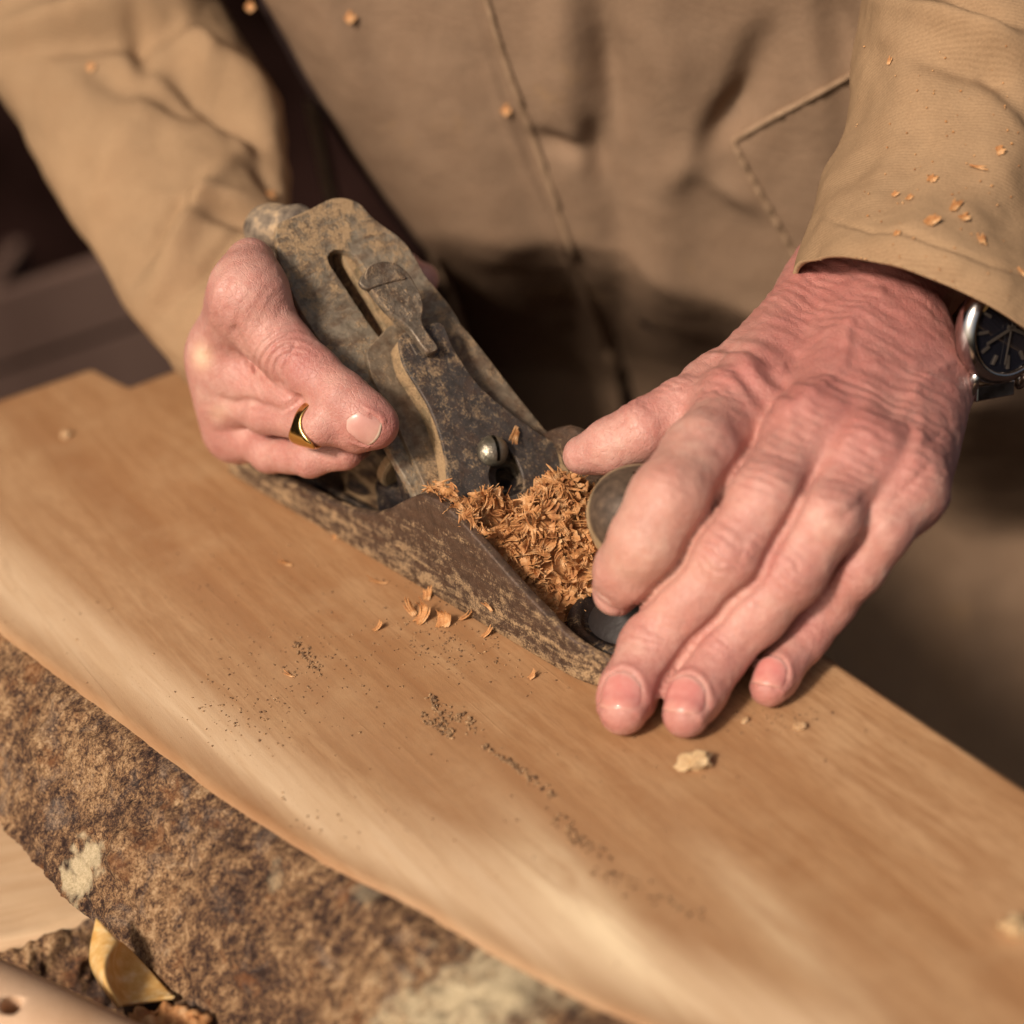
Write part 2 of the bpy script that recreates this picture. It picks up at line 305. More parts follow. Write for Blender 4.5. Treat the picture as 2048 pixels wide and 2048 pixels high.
# ------------------------------------------------------------------ implicit surfaces
def smin(a, b, k):
    h = np.maximum(k-np.abs(a-b), 0)/k; return np.minimum(a, b)-h*h*k*.25
def cone(P, a, ra, b, rb):
    ab = b-a; t = np.clip(((P-a)@ab)/(ab@ab), 0, 1); return np.linalg.norm(P-a-t[..., None]*ab, axis=-1)-(ra+(rb-ra)*t)
class Field:
    """groups: list of (k_to_rest, [(a,ra,b,rb,k)...]); mm"""
    def __init__(s, groups): s.g = groups
    def at(s, P):
        F = np.full(len(P), 1e3)
        for kg, prims in s.g:
            G = np.full(len(P), 1e3)
            for a, ra, b, rb, k in prims: G = smin(G, cone(P, a, ra, b, rb), k)
            F = smin(F, G, kg)
        return F
    def mesh(s, h):
        pts = [(a, ra) for _, pr in s.g for (a, ra, b, rb, k) in pr]+[(b, rb) for _, pr in s.g for (a, ra, b, rb, k) in pr]
        lo = np.min([p-r for p, r in pts], 0)-4*h-3; hi = np.max([p+r for p, r in pts], 0)+4*h+3
        n = np.ceil((hi-lo)/h).astype(int)+1; F = np.full(n, 1e3, np.float32)
        ax = [lo[i]+h*np.arange(n[i]) for i in range(3)]
        def box(prs, pad):
            l = np.min([np.minimum(a-ra, b-rb) for a, ra, b, rb, k in prs], 0)-pad; u = np.max([np.maximum(a+ra, b+rb) for a, ra, b, rb, k in prs], 0)+pad
            i0 = np.clip(((l-lo)/h).astype(int), 0, n-1); i1 = np.clip(((u-lo)/h).astype(int)+2, 1, n); return i0, i1
        for kg, prims in s.g:
            i0, i1 = box(prims, kg+3); G = np.full(i1-i0, 1e3, np.float32)
            for pr in prims:
                a, ra, b, rb, k = pr; j0, j1 = box([pr], max(k, kg)+3); j0 = np.maximum(j0, i0); j1 = np.minimum(j1, i1)
                X = np.stack(np.meshgrid(*[ax[i][j0[i]:j1[i]] for i in range(3)], indexing='ij'), -1)
                sl_ = tuple(slice(j0[i]-i0[i], j1[i]-i0[i]) for i in range(3))
                G[sl_] = smin(G[sl_], cone(X, a, ra, b, rb).astype(np.float32), k)
            sl_ = tuple(slice(i0[i], i1[i]) for i in range(3)); F[sl_] = smin(F[sl_], G, kg)
        F = np.minimum(F, 30.)
        ins = F < 0
        # surface nets
        c = [ins[a:n[0]-1+a, b:n[1]-1+b, d:n[2]-1+d] for a in (0, 1) for b in (0, 1) for d in (0, 1)]
        sm = sum(x.astype(np.int8) for x in c); act = (sm > 0) & (sm < 8)
        I = np.argwhere(act); idx = -np.ones(act.shape, np.int64); idx[act] = np.arange(len(I))
        acc = np.zeros((len(I), 3)); cnt = np.zeros(len(I))
        cor = [A([a, b, d]) for a in (0, 1) for b in (0, 1) for d in (0, 1)]
        for i in range(8):
            for j in range(i+1, 8):
                if np.abs(cor[i]-cor[j]).sum() != 1: continue
                f0 = F[tuple((I+cor[i]).T)]; f1 = F[tuple((I+cor[j]).T)]; m_ = (f0 < 0) != (f1 < 0)
                t = np.where(m_, f0/np.where(m_, f0-f1, 1), 0)[:, None]
                acc += np.where(m_[:, None], cor[i]+(cor[j]-cor[i])*t, 0); cnt += m_
        V = lo+h*(I+acc/cnt[:, None]); Fs = []
        for d in range(3):
            e = np.roll(np.eye(3, dtype=int), 0, 0)[d]; a, b = [np.eye(3, dtype=int)[(d+1) % 3], np.eye(3, dtype=int)[(d+2) % 3]]
            s0 = ins[tuple(slice(0, n[i]-e[i]) for i in range(3))]; s1 = ins[tuple(slice(e[i], n[i]) for i in range(3))]
            E = np.argwhere(s0 != s1); E = E[(E[:, (d+1) % 3] > 0) & (E[:, (d+2) % 3] > 0)]
            q = [idx[tuple((E-o).T)] for o in (0*a, a, a+b, b)]
            fl = s0[tuple(E.T)]
            Q = np.stack(q, 1); Q[~fl] = Q[~fl][:, ::-1]; Fs.append(Q)
        return V, np.concatenate(Fs)[:, ::-1] if False else np.concatenate(Fs)
def fix_orient(V, F, ctr=None):
    # positive volume => outward
    a, b, c, d = (V[F[:, i]] for i in range(4)); vol = np.einsum('ij,ij->i', a, np.cross(b, c)).sum()+np.einsum('ij,ij->i', a, np.cross(c, d)).sum()
    return F if vol > 0 else F[:, ::-1]
# ------------------------------------------------------------------ surroundings (large structure)
def box(x0, x1, y0, y1, z0, z1):
    v = [(x, y, z) for x in (x0, x1) for y in (y0, y1) for z in (z0, z1)]
    return mesh(v, [(0, 1, 3, 2), (4, 6, 7, 5), (0, 4, 5, 1), (2, 3, 7, 6), (0, 2, 6, 4), (1, 5, 7, 3)])
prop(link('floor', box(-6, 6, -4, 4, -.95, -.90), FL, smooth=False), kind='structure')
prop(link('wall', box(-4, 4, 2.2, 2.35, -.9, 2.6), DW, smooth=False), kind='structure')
prop(link('shade_ceiling', box(-2.6, 2.6, -.2, 2.35, 2.3, 2.4), DW, smooth=False), kind='structure')  # unseen overhead slab, added to block sky light and deepen the shadows
for x_ in (-2.6, 2.5): prop(link('wall', box(x_, x_+.1, .2, 2.2, -.9, 2.3), DW, smooth=False), kind='structure')  # unseen side walls, added to cut the ambient sky light
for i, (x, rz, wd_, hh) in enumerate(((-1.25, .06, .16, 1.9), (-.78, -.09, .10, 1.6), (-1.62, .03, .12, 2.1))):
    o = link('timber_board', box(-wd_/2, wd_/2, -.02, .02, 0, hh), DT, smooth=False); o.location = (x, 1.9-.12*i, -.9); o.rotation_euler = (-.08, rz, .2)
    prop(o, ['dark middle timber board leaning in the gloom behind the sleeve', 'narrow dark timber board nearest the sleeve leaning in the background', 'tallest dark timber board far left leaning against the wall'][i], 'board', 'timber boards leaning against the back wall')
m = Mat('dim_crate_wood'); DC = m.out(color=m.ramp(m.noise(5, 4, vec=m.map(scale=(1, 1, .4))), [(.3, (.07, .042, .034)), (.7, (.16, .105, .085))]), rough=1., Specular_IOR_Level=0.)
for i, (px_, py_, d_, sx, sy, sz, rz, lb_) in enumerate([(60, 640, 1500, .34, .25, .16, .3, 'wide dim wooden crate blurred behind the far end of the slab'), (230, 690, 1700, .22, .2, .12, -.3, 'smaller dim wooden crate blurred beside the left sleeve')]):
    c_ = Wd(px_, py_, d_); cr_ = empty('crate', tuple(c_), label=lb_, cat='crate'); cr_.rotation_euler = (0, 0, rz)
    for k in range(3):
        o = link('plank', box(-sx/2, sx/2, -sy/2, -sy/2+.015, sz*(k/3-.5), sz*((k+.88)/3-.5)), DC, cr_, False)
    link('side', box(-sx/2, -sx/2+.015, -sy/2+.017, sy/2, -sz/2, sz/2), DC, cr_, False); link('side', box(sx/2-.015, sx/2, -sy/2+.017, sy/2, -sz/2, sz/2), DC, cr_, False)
# ------------------------------------------------------------------ the slab
OB = A([-.046, .216, 0]); e1 = A([.324, -.946, 0]); e1 = e1/np.linalg.norm(e1); e2 = A([-e1[1]*-1, 0, 0]); e2 = A([e1[1], -e1[0], 0])
def toB(P): q = (A(P)-OB)*1000; return A([q@e1, q@e2, q[2]])
topb = [toB(Z(*p)) for p in [(-260, 1000), (-120, 1150), (0, 1263), (130, 1362), (275, 1470), (420, 1580), (583, 1688), (700, 1752), (848, 1825), (1024, 1931), (1180, 2010), (1300, 2060), (1500, 2150)]]
lowb = [toB(Z(p[0], p[1], -46)) for p in [(-200, 1420), (-60, 1590), (0, 1660), (34, 1704), (90, 1762), (155, 1812), (223, 1893), (324, 1983), (400, 2060), (520, 2160)]]
tl = A(sorted([p[:2].tolist() for p in topb])); ll = A(sorted([p[:2].tolist() for p in lowb]))
# extrapolate ends straight
def fx(tab, x):
    if x > tab[-1, 0]: return tab[-1, 1]+(x-tab[-1, 0])*.12
    if x < tab[0, 0]: return tab[0, 1]+(x-tab[0, 0])*(-.05)
    return float(np.interp(x, tab[:, 0], tab[:, 1]))
ctop = lambda x: fx(tl, x); clow = lambda x: max(fx(ll, x), ctop(x)+22)
slab = empty('wooden_slab', tuple(OB), label='long pale planed wooden slab with a live bark edge along its front', cat='wood slab')
slab.rotation_euler = (0, 0, math.atan2(e1[1], e1[0]))
# object-space: X along e1, Y = +90deg => -e2 ; so y = -c
def end_x(c):  # far end cut with its notch
    return float(np.interp(c, [0, 95, 98.5, 200], [18, 20.5, -9.5, -12]))
xs = np.arange(-10, 560, 2.0); rows = []
cs_n = 80; V = []; SAP = []
for x in xs:
    ct = ctop(x)
    for j in range(cs_n+1):
        f = j/cs_n; c = (ct-4)*f
        V.append((x, -c, 0)); SAP.append((ct-c)/78)
    for j in range(1, 9):
        a = j/8*math.pi*.36; V.append((x, -(ct-4+4*math.sin(a)/math.sin(math.pi*.36)), -3.2*(1-math.cos(a)))); SAP.append((4-4*j/8)/78)
V = A(V); ncol = cs_n+9; nx = len(xs)
for k in range(len(V)):
    c = -V[k, 1]; ex = end_x(c) if c < 128 else end_x(c)
    if V[k, 0] < 60: V[k, 0] = ex+(V[k, 0]+10)/70*(60-ex)
zlast = V[ncol-1, 2]
F = [(i*ncol+j, (i+1)*ncol+j, (i+1)*ncol+j+1, i*ncol+j+1) for i in range(nx-1) for j in range(ncol-1)]
n0 = len(V); V = V.tolist()
# back edge, end face and underside
for i in range(nx): V.append([V[i*ncol][0], V[i*ncol][1], -48.])
F += [(i*ncol, n0+i, n0+i+1, (i+1)*ncol) for i in range(nx-1)]
n1_ = len(V)
for j in range(ncol): V.append([V[j][0], V[j][1], -48.])
F += [(j, j+1, n1_+j+1, n1_+j) for j in range(ncol-1)]
Va = A(V)/1000; me = mesh(Va, F)
at = me.attributes.new('sap', 'FLOAT', 'POINT'); at.data.foreach_set('value', np.pad(np.clip(A(SAP), 0, 1.5), (0, len(V)-n0), constant_values=1.5).astype(np.float32))
bare = np.zeros(len(V)); Vv = A(V)
for bx, by, lx_, ly_, am in ((1195, 1835, 42, 7, 1.), (1090, 1800, 25, 5, .6), (1560, 1850, 40, 6, .45)):
    q = toB(Z(bx, by)); bare += am*np.exp(-((Vv[:, 0]-q[0])/lx_)**2-((Vv[:, 1]+q[1]+.10*(Vv[:, 0]-q[0]))/ly_)**2)
at = me.attributes.new('bare', 'FLOAT', 'POINT'); at.data.foreach_set('value', np.clip(bare, 0, 1).astype(np.float32))
board = link('board', me, WOOD, slab); board.data.polygons.foreach_set('use_smooth', [True]*((nx-1)*(ncol-1))+[False]*(len(F)-(nx-1)*(ncol-1)))
# bark face
xb = np.arange(-11, 560, 1.1); nb = 64; V = []; PA = []
for x in xb:
    ct, clw = ctop(x), clow(x)
    for j in range(nb+1):
        f = j/nb; c = ct-.5+(clw-ct)*(f**.80); z = zlast+.6-(46+zlast)*(f**1.25); V.append((x, -c, z))
V = A(V)/1000; nc = nb+1
F = A([(i*nc+j, (i+1)*nc+j, (i+1)*nc+j+1, i*nc+j+1) for i in range(len(xb)-1) for j in range(nc-1)])
Nn = smooth_n(V, F); Nn *= np.sign(Nn[len(Nn)//2, 2]) or 1
f_ = np.tile(np.arange(nc)/nb, len(xb)); env = np.clip(f_*14, .12, 1)
d = nz(V, 30, 1, 2)*.0034+nz(V*A([.7, 1, 1]), 120, 2, 4)*.0022+np.abs(nz(V, 330, 5, 3))*.0011
V2 = V+Nn*(d*env)[:, None]
pat = np.zeros(len(V)); matw = slab.rotation_euler[2]
Wp = OB+V[:, :1]*e1-V[:, 1:2]*e2+V[:, 2:]*A([0, 0, 1.])
q = Wp-CAM; fz = q@FW; PX, PY = CX+FPX*(q@RT)/fz, CY-FPX*(q@UP)/fz
def blob(cx, cy, rx, ry, ang, soft=.35):
    ca, sa = math.cos(ang), math.sin(ang); dx, dy = PX-cx, PY-cy; u, v_ = (dx*ca+dy*sa)/rx, (-dx*sa+dy*ca)/ry
    r = np.sqrt(u*u+v_*v_)+nz(V, 260, 9, 3)*.9; return np.clip((1+soft-r)/soft/1.6, 0, 1)
pat = np.maximum.reduce([blob(168, 1745, 26, 52, .25), blob(185, 1700, 18, 22, 0), blob(960, 1995, 150, 62, -.35, .7), blob(545, 1755, 14, 24, .2)*.35, blob(735, 1790, 30, 16, .7)*.4])
me = npmesh(V2, F); at = me.attributes.new('patch', 'FLOAT', 'POINT'); at.data.foreach_set('value', pat.astype(np.float32))
prop(link('bark', me, BARK, slab))
# ------------------------------------------------------------------ things under the slab, lower left
def rough_block(name, poly, z0, z1, mat, amp, parent=None, sc=60, bark=False, seg=2.5):
    """a lump of wood: outline polygon (mm, world), subdivided and roughened"""
    bm = bmesh.new(); top = [bm.verts.new((x/1000, y/1000, z1/1000)) for x, y in poly]
    f = bm.faces.new(top); r = bmesh.ops.extrude_face_region(bm, geom=[f])
    for v_ in [g for g in r['geom'] if isinstance(g, bmesh.types.BMVert)]: v_.co.z = z0/1000
    bmesh.ops.recalc_face_normals(bm, faces=bm.faces); bmesh.ops.triangulate(bm, faces=bm.faces)
    for _ in range(7):
        ed = [e for e in bm.edges if e.calc_length() > seg/1000]
        if not ed: break
        bmesh.ops.subdivide_edges(bm, edges=ed, cuts=1); bmesh.ops.triangulate(bm, faces=[f for f in bm.faces if len(f.verts) > 3])
    bm.normal_update()
    for v_ in bm.verts:
        n = v_.normal; d_ = mnoise.fractal(v_.co*sc, 1, 2, 4)*amp; v_.co += n*d_
    me = bpy.data.meshes.new(name); bm.to_mesh(me); bm.free(); return link(name, me, mat, parent)
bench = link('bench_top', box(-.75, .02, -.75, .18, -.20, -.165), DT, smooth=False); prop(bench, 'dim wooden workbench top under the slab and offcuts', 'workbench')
# lower slab (light top, bark on its near edge)
lz = -82
P_ = [Z(*p, lz)[:2]*1000 for p in [(-350, 1560), (60, 1560), (420, 1560), (460, 1760), (330, 1800), (205, 1826), (95, 1872), (0, 1893), (-220, 1930)]]
low = empty('lower_wood_slab', (float(P_[5][0]/1000), float(P_[5][1]/1000), -.16), label='pale plank offcut under the bark edge at the lower left', cat='wood offcut')
def grid_piece(name, fn, nu, nv, mat, parent, attr=None):
    V = A([fn(i/nu, j/nv) for i in range(nu+1) for j in range(nv+1)]); F = A([(i*(nv+1)+j, (i+1)*(nv+1)+j, (i+1)*(nv+1)+j+1, i*(nv+1)+j+1) for i in range(nu) for j in range(nv)])
    me = npmesh(V, F)
    if attr: a_ = me.attributes.new(attr[0], 'FLOAT', 'POINT'); a_.data.foreach_set('value', np.full(len(V), attr[1], np.float32))
    return me, V, F
lb = rough_block('board', P_, lz-14, lz, WOOD, .0003, low, seg=8)
lb.location = A([0, 0, 0])-A(low.location); at = lb.data.attributes.new('sap', 'FLOAT', 'POINT'); at.data.foreach_set('value', np.full(len(lb.data.vertices), .33, np.float32))
edge = cr([(240, 1812), (160, 1845), (95, 1872), (20, 1895), (-80, 1915), (-200, 1935)], 8, False)
def lbfn(u, v_):
    k = u*(len(edge)-1); i = min(int(k), len(edge)-2); p = edge[i]*(1-(k-i))+edge[i+1]*(k-i)
    a = Z(p[0], p[1], lz+.5); o = A([-.30, -.95, 0])*.034*(v_**.8); return a+o+A([0, 0, -.062*v_**1.3])
me, V, F = grid_piece('bark', lbfn, 120, 60, BARK, low)
Nn = smooth_n(V, F); Nn *= np.sign(Nn[:, 2].mean()); V = V+Nn*(nz(V, 90, 3, 4)*.004)[:, None]-A(low.location)
me.vertices.foreach_set('co', V.astype(np.float32).ravel()); link('bark', me, BARK, low)
# turned handle with a bored hole
ha, hb = Wd(-240, 1945, 588), Wd(320, 2225, 560)
ax_ = (hb-ha); Lh = np.linalg.norm(ax_); ax_ /= Lh; hn = np.cross(ax_, FW); hn /= np.linalg.norm(hn); hm = np.cross(ax_, hn)
V = []; nr = 64; prof = [(0, .001), (0, .010), (.003, .0155), (.010, .0185), (.04, .020), (.09, .0205), (.13, .019), (Lh, .0185), (Lh, .001)]
hq, hrad = None, .0032
for x, r in cr(prof, 10, False):
    for k in range(nr): a = 2*math.pi*k/nr; V.append(ha+ax_*x+(hn*math.cos(a)+hm*math.sin(a))*max(r, .0005))
nl = len(V)//nr; F = [(i*nr+k, i*nr+(k+1) % nr, (i+1)*nr+(k+1) % nr, (i+1)*nr+k) for i in range(nl-1) for k in range(nr)]
handle = empty('tool_handle', tuple(ha), label='smooth pale wooden tool handle with a bored hole, bottom left corner', cat='tool handle')
me = mesh(A(V)-ha, F); mm = Mat('handle_wood'); g = mm.noise(60, 4, vec=mm.map(scale=(1, .4, 1)))
HW = mm.out(color=mm.mix(mm.ramp(mm.noise(1500, 2), [(.3, .25), (.6, 0.)]), mm.ramp(g, [(.3, (.54, .34, .20)), (.7, (.68, .47, .31))]), (.36, .2, .1)), rough=.6)
grip = link('grip', me, HW, handle)
def front_on_axis(px, py):  # point of the handle surface seen at a pixel
    r = ray(px, py); best = None
    for dd in np.arange(520, 640, .5):
        P = CAM+r*dd/1000; t_ = (P-ha)@ax_
        if np.linalg.norm(P-ha-ax_*t_) < .0203: return P, (P-ha-ax_*t_)/np.linalg.norm(P-ha-ax_*t_)
    return CAM+r*.58, -FW
hp, hnrm = front_on_axis(22, 2010)
# a real bore: a dark lined cup sunk with a boolean-free ring
m = Mat('bore_shadow_wood'); BORE = m.out(color=(.10, .045, .022), rough=.9)
cutme = bpy.data.meshes.new('cut'); bm = bmesh.new(); bmesh.ops.create_cone(bm, cap_ends=True, segments=32, radius1=.0033, radius2=.0033, depth=.03); bm.to_mesh(cutme); bm.free()
cut = bpy.data.objects.new('cut', cutme); COL.objects.link(cut); cut.matrix_world = Matrix.Translation(Vector(hp-hnrm*.004)) @ Vector(hnrm).to_track_quat('Z', 'Y').to_matrix().to_4x4()
bo = grip.modifiers.new('b', 'BOOLEAN'); bo.object = cut; bo.operation = 'DIFFERENCE'; bo.solver = 'EXACT'
bpy.context.view_layer.update(); me2 = bpy.data.meshes.new_from_object(grip.evaluated_get(bpy.context.evaluated_depsgraph_get())); grip.modifiers.clear(); grip.data = me2
bpy.data.objects.remove(cut)
# thick pale curl and crumbly lump
def ribbon(rad0, rad1, a0, a1, width, th, n=40, jag=0.):
    V = []; 
    for i in range(n+1):
        t = i/n; a = a0+(a1-a0)*t; r = rad0+(rad1-rad0)*t; w2 = width/2*(1+jag*math.sin(i*1.7)*.3)
        for rr in (r, r-th):
            for yy in (-w2, w2): V.append((rr*math.cos(a), yy, rr*math.sin(a)))
    F = []
    for i in range(n):
        b = i*4; c = b+4
        F += [(b, b+1, c+1, c), (b+2, c+2, c+3, b+3), (b, c, c+2, b+2), (b+1, b+3, c+3, c+1)]
    F += [(0, 2, 3, 1), (n*4, n*4+1, n*4+3, n*4+2)]
    return mesh(V, F)
cg = [[(192, 1835, 604), (178, 1915, 598), (198, 1968, 592), (236, 2016, 590)], [(236, 1880, 598), (211, 1922, 588), (214, 1965, 584), (242, 2012, 585)], [(246, 1886, 606), (238, 1930, 602), (252, 1972, 598), (268, 2004, 592)], [(262, 1900, 610), (305, 1945, 604), (332, 1975, 598), (350, 1992, 592)]]
cols = [cr([A(p, float) for p in c_], 8, False) for c_ in cg]; gridc = [cr([c_[i] for c_ in cols], 8, False) for i in range(len(cols[0]))]
V = A([Wd(*p) for r_ in gridc for p in r_]); nn = len(gridc[0]); cpt = V.mean(0)
me = mesh(V-cpt, [(i*nn+j, (i+1)*nn+j, (i+1)*nn+j+1, i*nn+j+1) for i in range(len(gridc)-1) for j in range(nn-1)]); o = link('wood_curl', me, CURL); o.location = cpt
so = o.modifiers.new('t', 'SOLIDIFY'); so.thickness = .0012; prop(o, 'thick honey yellow wood curl tucked under the bark edge', 'wood shaving')
P_ = [Wd(x, y, 585)[:2]*1000 for x, y in [(255, 2010), (300, 1985), (350, 1995), (420, 2060), (380, 2120), (280, 2120)]]
zc = Wd(330, 2010, 585)[2]*1000
o = rough_block('crumbly_wood_lump', P_, zc-30, zc-2, CHIP, .004, sc=170, seg=1.4); prop(o, 'small crumbly brown wood lump beside the tool handle', 'wood lump')
# ------------------------------------------------------------------ the hand plane
pl = bpy.data.objects.new('hand_plane', None); COL.objects.link(pl); pl.location = tuple(TO); pl.rotation_euler = (0, 0, AZ)
prop(pl, 'old rusty iron hand plane with black lever cap gripped by both hands', 'hand plane')
mmv = lambda V: A(V)/1000
HT = [(-170, 6.0), (-154, 6.9), (-133, 8), (-112, 10.6), (-91, 13.4), (-73, 14.3), (-60, 15.8), (-50, 18), (-44, 20), (-36, 24.2), (-27, 30.6), (-19, 35.6), (-12, 38.9), (-7, 39.6), (-1, 39.2), (7, 36.4), (16.5, 32.1), (24, 28.6), (33, 24.4), (42, 20.8), (50, 18), (60, 14.8), (70, 12), (80, 9), (95, 6)]
def hgt(u): return float(np.interp(u, [a for a, b in HT], [b for a, b in HT]))
WB = 63.
per = []
def halfw(u):  # half width of the sole
    if u > 52: t = (u-52)/36; return WB/2*math.sqrt(max(0, 1-t**2.6)) if t < 1 else 0
    if u < -140: t = (-140-u)/18; return WB/2*max(0, (1-t**2.2))**.5*.999 if t < 1 else 0
    return WB/2
us = np.concatenate([-158+18*(1-np.cos(np.linspace(0, math.pi/2, 16))), np.arange(-138, 52, 1.2), 52+36*np.sin(np.linspace(0, math.pi/2, 34))])
near = [(u, WB/2-halfw(u)) for u in us]; far_ = [(u, WB/2+halfw(u)) for u in us[::-1]]
per = A(near+far_[1:-1]); npz = len(per)
tg = np.roll(per, -1, 0)-np.roll(per, 1, 0); tg /= np.linalg.norm(tg, axis=1)[:, None]; inn = np.stack([-tg[:, 1], tg[:, 0]], 1)
V = []; 
for (u, v_), n_ in zip(per, inn):
    h_ = hgt(u); th = 3.6 if u < 50 else 3.2
    for o_, z_ in ((.6, 0), (0, .7), (0, h_*.35), (0, h_*.7), (0, h_-.9), (.35, h_-.2), (1.0, h_), (th-.8, h_), (th, h_-.8), (th+.1, h_*.6), (th+.4, 5.2), (th+1.6, 3.6)):
        p = A([u, v_])+n_*o_; V.append((p[0], p[1], z_+.15))
ns = 12; F = [(i*ns+k, ((i+1) % npz)*ns+k, ((i+1) % npz)*ns+k+1, i*ns+k+1) for i in range(npz) for k in range(ns-1)]
# refine + roughen near wall
me = mesh(mmv(V), F); casting = link('sole_casting', me, BODY, pl)
sd = casting.modifiers.new('s', 'SUBSURF'); sd.subdivision_type = 'SIMPLE'; sd.levels = sd.render_levels = 1
# sole floor plates, front and rear of the mouth
for nm, u0, u1 in (('rear_bed', -158, -2), ('front_bed', 2, 88)):
    uu = [u for u in us if u0 <= u <= u1]; L = [(u, WB/2-halfw(u)+2) for u in uu]+[(u, WB/2+halfw(u)-2) for u in uu[::-1]]
    L = [p for i, p in enumerate(L) if i == 0 or abs(p[0]-L[i-1][0])+abs(p[1]-L[i-1][1]) > .05]
    pm = plate([(a/1000, b/1000) for a, b in L], [], .0034, .0002, 1); remap(pm, lambda x, y, z: (x, y, z+.0019)); link(nm, pm, BLACK, pl)
# ribs along the rear bed
for v0, v1, z1 in ((10, 13, 10), (49, 52, 10)):
    o = link('rib', box(-.140, -.044, v0/1000, v1/1000, .003, z1/1000), BLACK, pl, False); b_ = o.modifiers.new('b', 'BEVEL'); b_.width = .001; b_.segments = 2
# frog
def bplate(name, outl, holes, h0, h1, mat, bev=.3, par=pl, curve=None):
    pm = plate([(a/1000, b/1000) for a, b in outl], [[(a/1000, b/1000) for a, b in H] for H in holes], (h1-h0)/1000, bev/1000)
    def f(x, y, z):
        h = z*1000+(h0+h1)/2
        if curve: h += curve(x*1000, y*1000)
        return bedpt(x*1000, y*1000, h)/1000
    if curve:
        bm = bmesh.new(); bm.from_mesh(pm); bmesh.ops.triangulate(bm, faces=bm.faces)
        for _ in range(6):
            ed = [e for e in bm.edges if e.calc_length() > .0028]
            if not ed: break
            bmesh.ops.subdivide_edges(bm, edges=ed, cuts=1); bmesh.ops.triangulate(bm, faces=[q for q in bm.faces if len(q.verts) > 3])
            bmesh.ops.beautify_fill(bm, faces=bm.faces, edges=bm.edges)
        bm.to_mesh(pm); bm.free()
    remap(pm, f); o = link(name, pm, mat, par); pm.set_sharp_from_angle(angle=math.radians(40)); return o
px = lambda L, h=0: [bed(a, b, h) for a, b in L]
bplate('frog', cr([(6, 8), (30, 8), (52, 12), (66, 20), (72, 31), (66, 42), (52, 50), (30, 54), (6, 54)], 5), [], -13, -6.2, BLACK, .8)
o = link('frog_foot', box(-.062, -.006, .012, .050, .003, .022), BLACK, pl, False); b_ = o.modifiers.new('b', 'BEVEL'); b_.width = .003; b_.segments = 3
# blade: traced outline on the 45 degree bed, slot cut through
bl = px([(553, 452), (552, 470), (556, 500), (562, 530), (578, 570), (600, 615), (620, 649), (650, 696), (685, 745), (720, 795), (752, 850), (786, 915), (820, 972), (850, 1030), (868, 1064)])
br_ = px([(1150, 960), (1100, 895), (1057, 835), (1020, 783), (992, 742), (966, 712), (941, 679), (920, 645), (900, 612), (875, 580), (850, 550), (830, 515), (812, 488), (790, 468), (762, 448), (740, 430), (725, 412), (708, 401), (690, 396), (668, 396), (645, 405), (622, 417), (598, 428), (574, 438), (560, 444)])
slot = px([(655, 515), (660, 505), (670, 499), (686, 499), (700, 504), (713, 514), (736, 546), (760, 585), (785, 625), (800, 652), (760, 676), (740, 650), (713, 610), (684, 566), (660, 530)])
kb = [bed(1012+24*math.cos(a_), 955+28*math.sin(a_), 1) for a_ in np.linspace(0, 2*math.pi, 20, endpoint=False)]
bplate('blade', cr(bl+br_, 3), [slot[::-1], kb], -3.2, 0, IRON, .35)
sl2 = [(a, b) for a, b in slot]
# chip breaker lies over the lower half
cb = px([(778, 655), (757, 676), (738, 696), (731, 708), (733, 726), (738, 745), (745, 765), (762, 800), (790, 850), (812, 900), (835, 950), (860, 1010), (880, 1050), (1140, 935), (1085, 862), (1035, 800), (990, 742), (950, 690), (915, 650), (880, 625), (850, 640), (815, 645)], .8)
bplate('chip_breaker', cr(cb, 3), [kb], .05, 2.4, CAPI, .35, curve=lambda s, v: .8*math.exp(-((s-12)/10)**2))
# wall lining the slot (cap iron slot wall catches the light)
sw_ = px([(688, 500), (702, 504), (716, 516), (740, 550), (764, 588), (789, 628), (806, 655), (786, 668), (770, 640), (748, 602), (725, 565), (704, 531)], -1)
bplate('slot_tongue', cr(sw_, 3), [], -6.4, -3.4, DUSTY, .2)
# lever cap
hc = 10.5
lc = px([(797, 690), (799, 676), (808, 668), (830, 660), (856, 650), (874, 645), (886, 650), (893, 664), (904, 690), (930, 731), (960, 771), (1002, 808), (1048, 841), (1085, 866), (1110, 881), (1124, 897), (1132, 925), (1150, 950), (1172, 985), (1190, 1020), (1150, 1060), (1060, 1070), (960, 1060), (900, 1040), (897, 1000), (896, 960), (893, 925), (885, 885), (872, 845), (855, 806), (832, 768), (808, 730)], hc)
key = px([(985, 922), (980, 938), (979, 955), (984, 970), (993, 984), (1008, 992), (1024, 990), (1036, 985), (1048, 975), (1047, 955), (1040, 932), (1030, 912), (1018, 896), (1008, 882), (990, 880), (975, 895), (975, 910)], hc)
lcap = bplate('lever_cap', cr(lc, 4), [cr(key, 3)[::-1]], hc-1.5, hc, LEVC, .5, curve=lambda s, v: -.0035*(v-34)**2*.5-.0+.9*math.exp(-((s-95)/14)**2)-1.6*math.exp(-((s-8)/14)**2))
# dusty shell side of the cap (thicker skirt just inside the outline)
cen = A(lc).mean(0); lc2 = [tuple(cen+(A(p)-cen)*.992) for p in lc]
bplate('cap_skirt', cr(lc2, 4), [cr([tuple(cen+(A(p)-cen)*.86) for p in lc], 4)[::-1]], 2.45, hc-1.2, DUSTY, .2, par=lcap)
lcap.children[0].matrix_parent_inverse = Matrix.Identity(4)
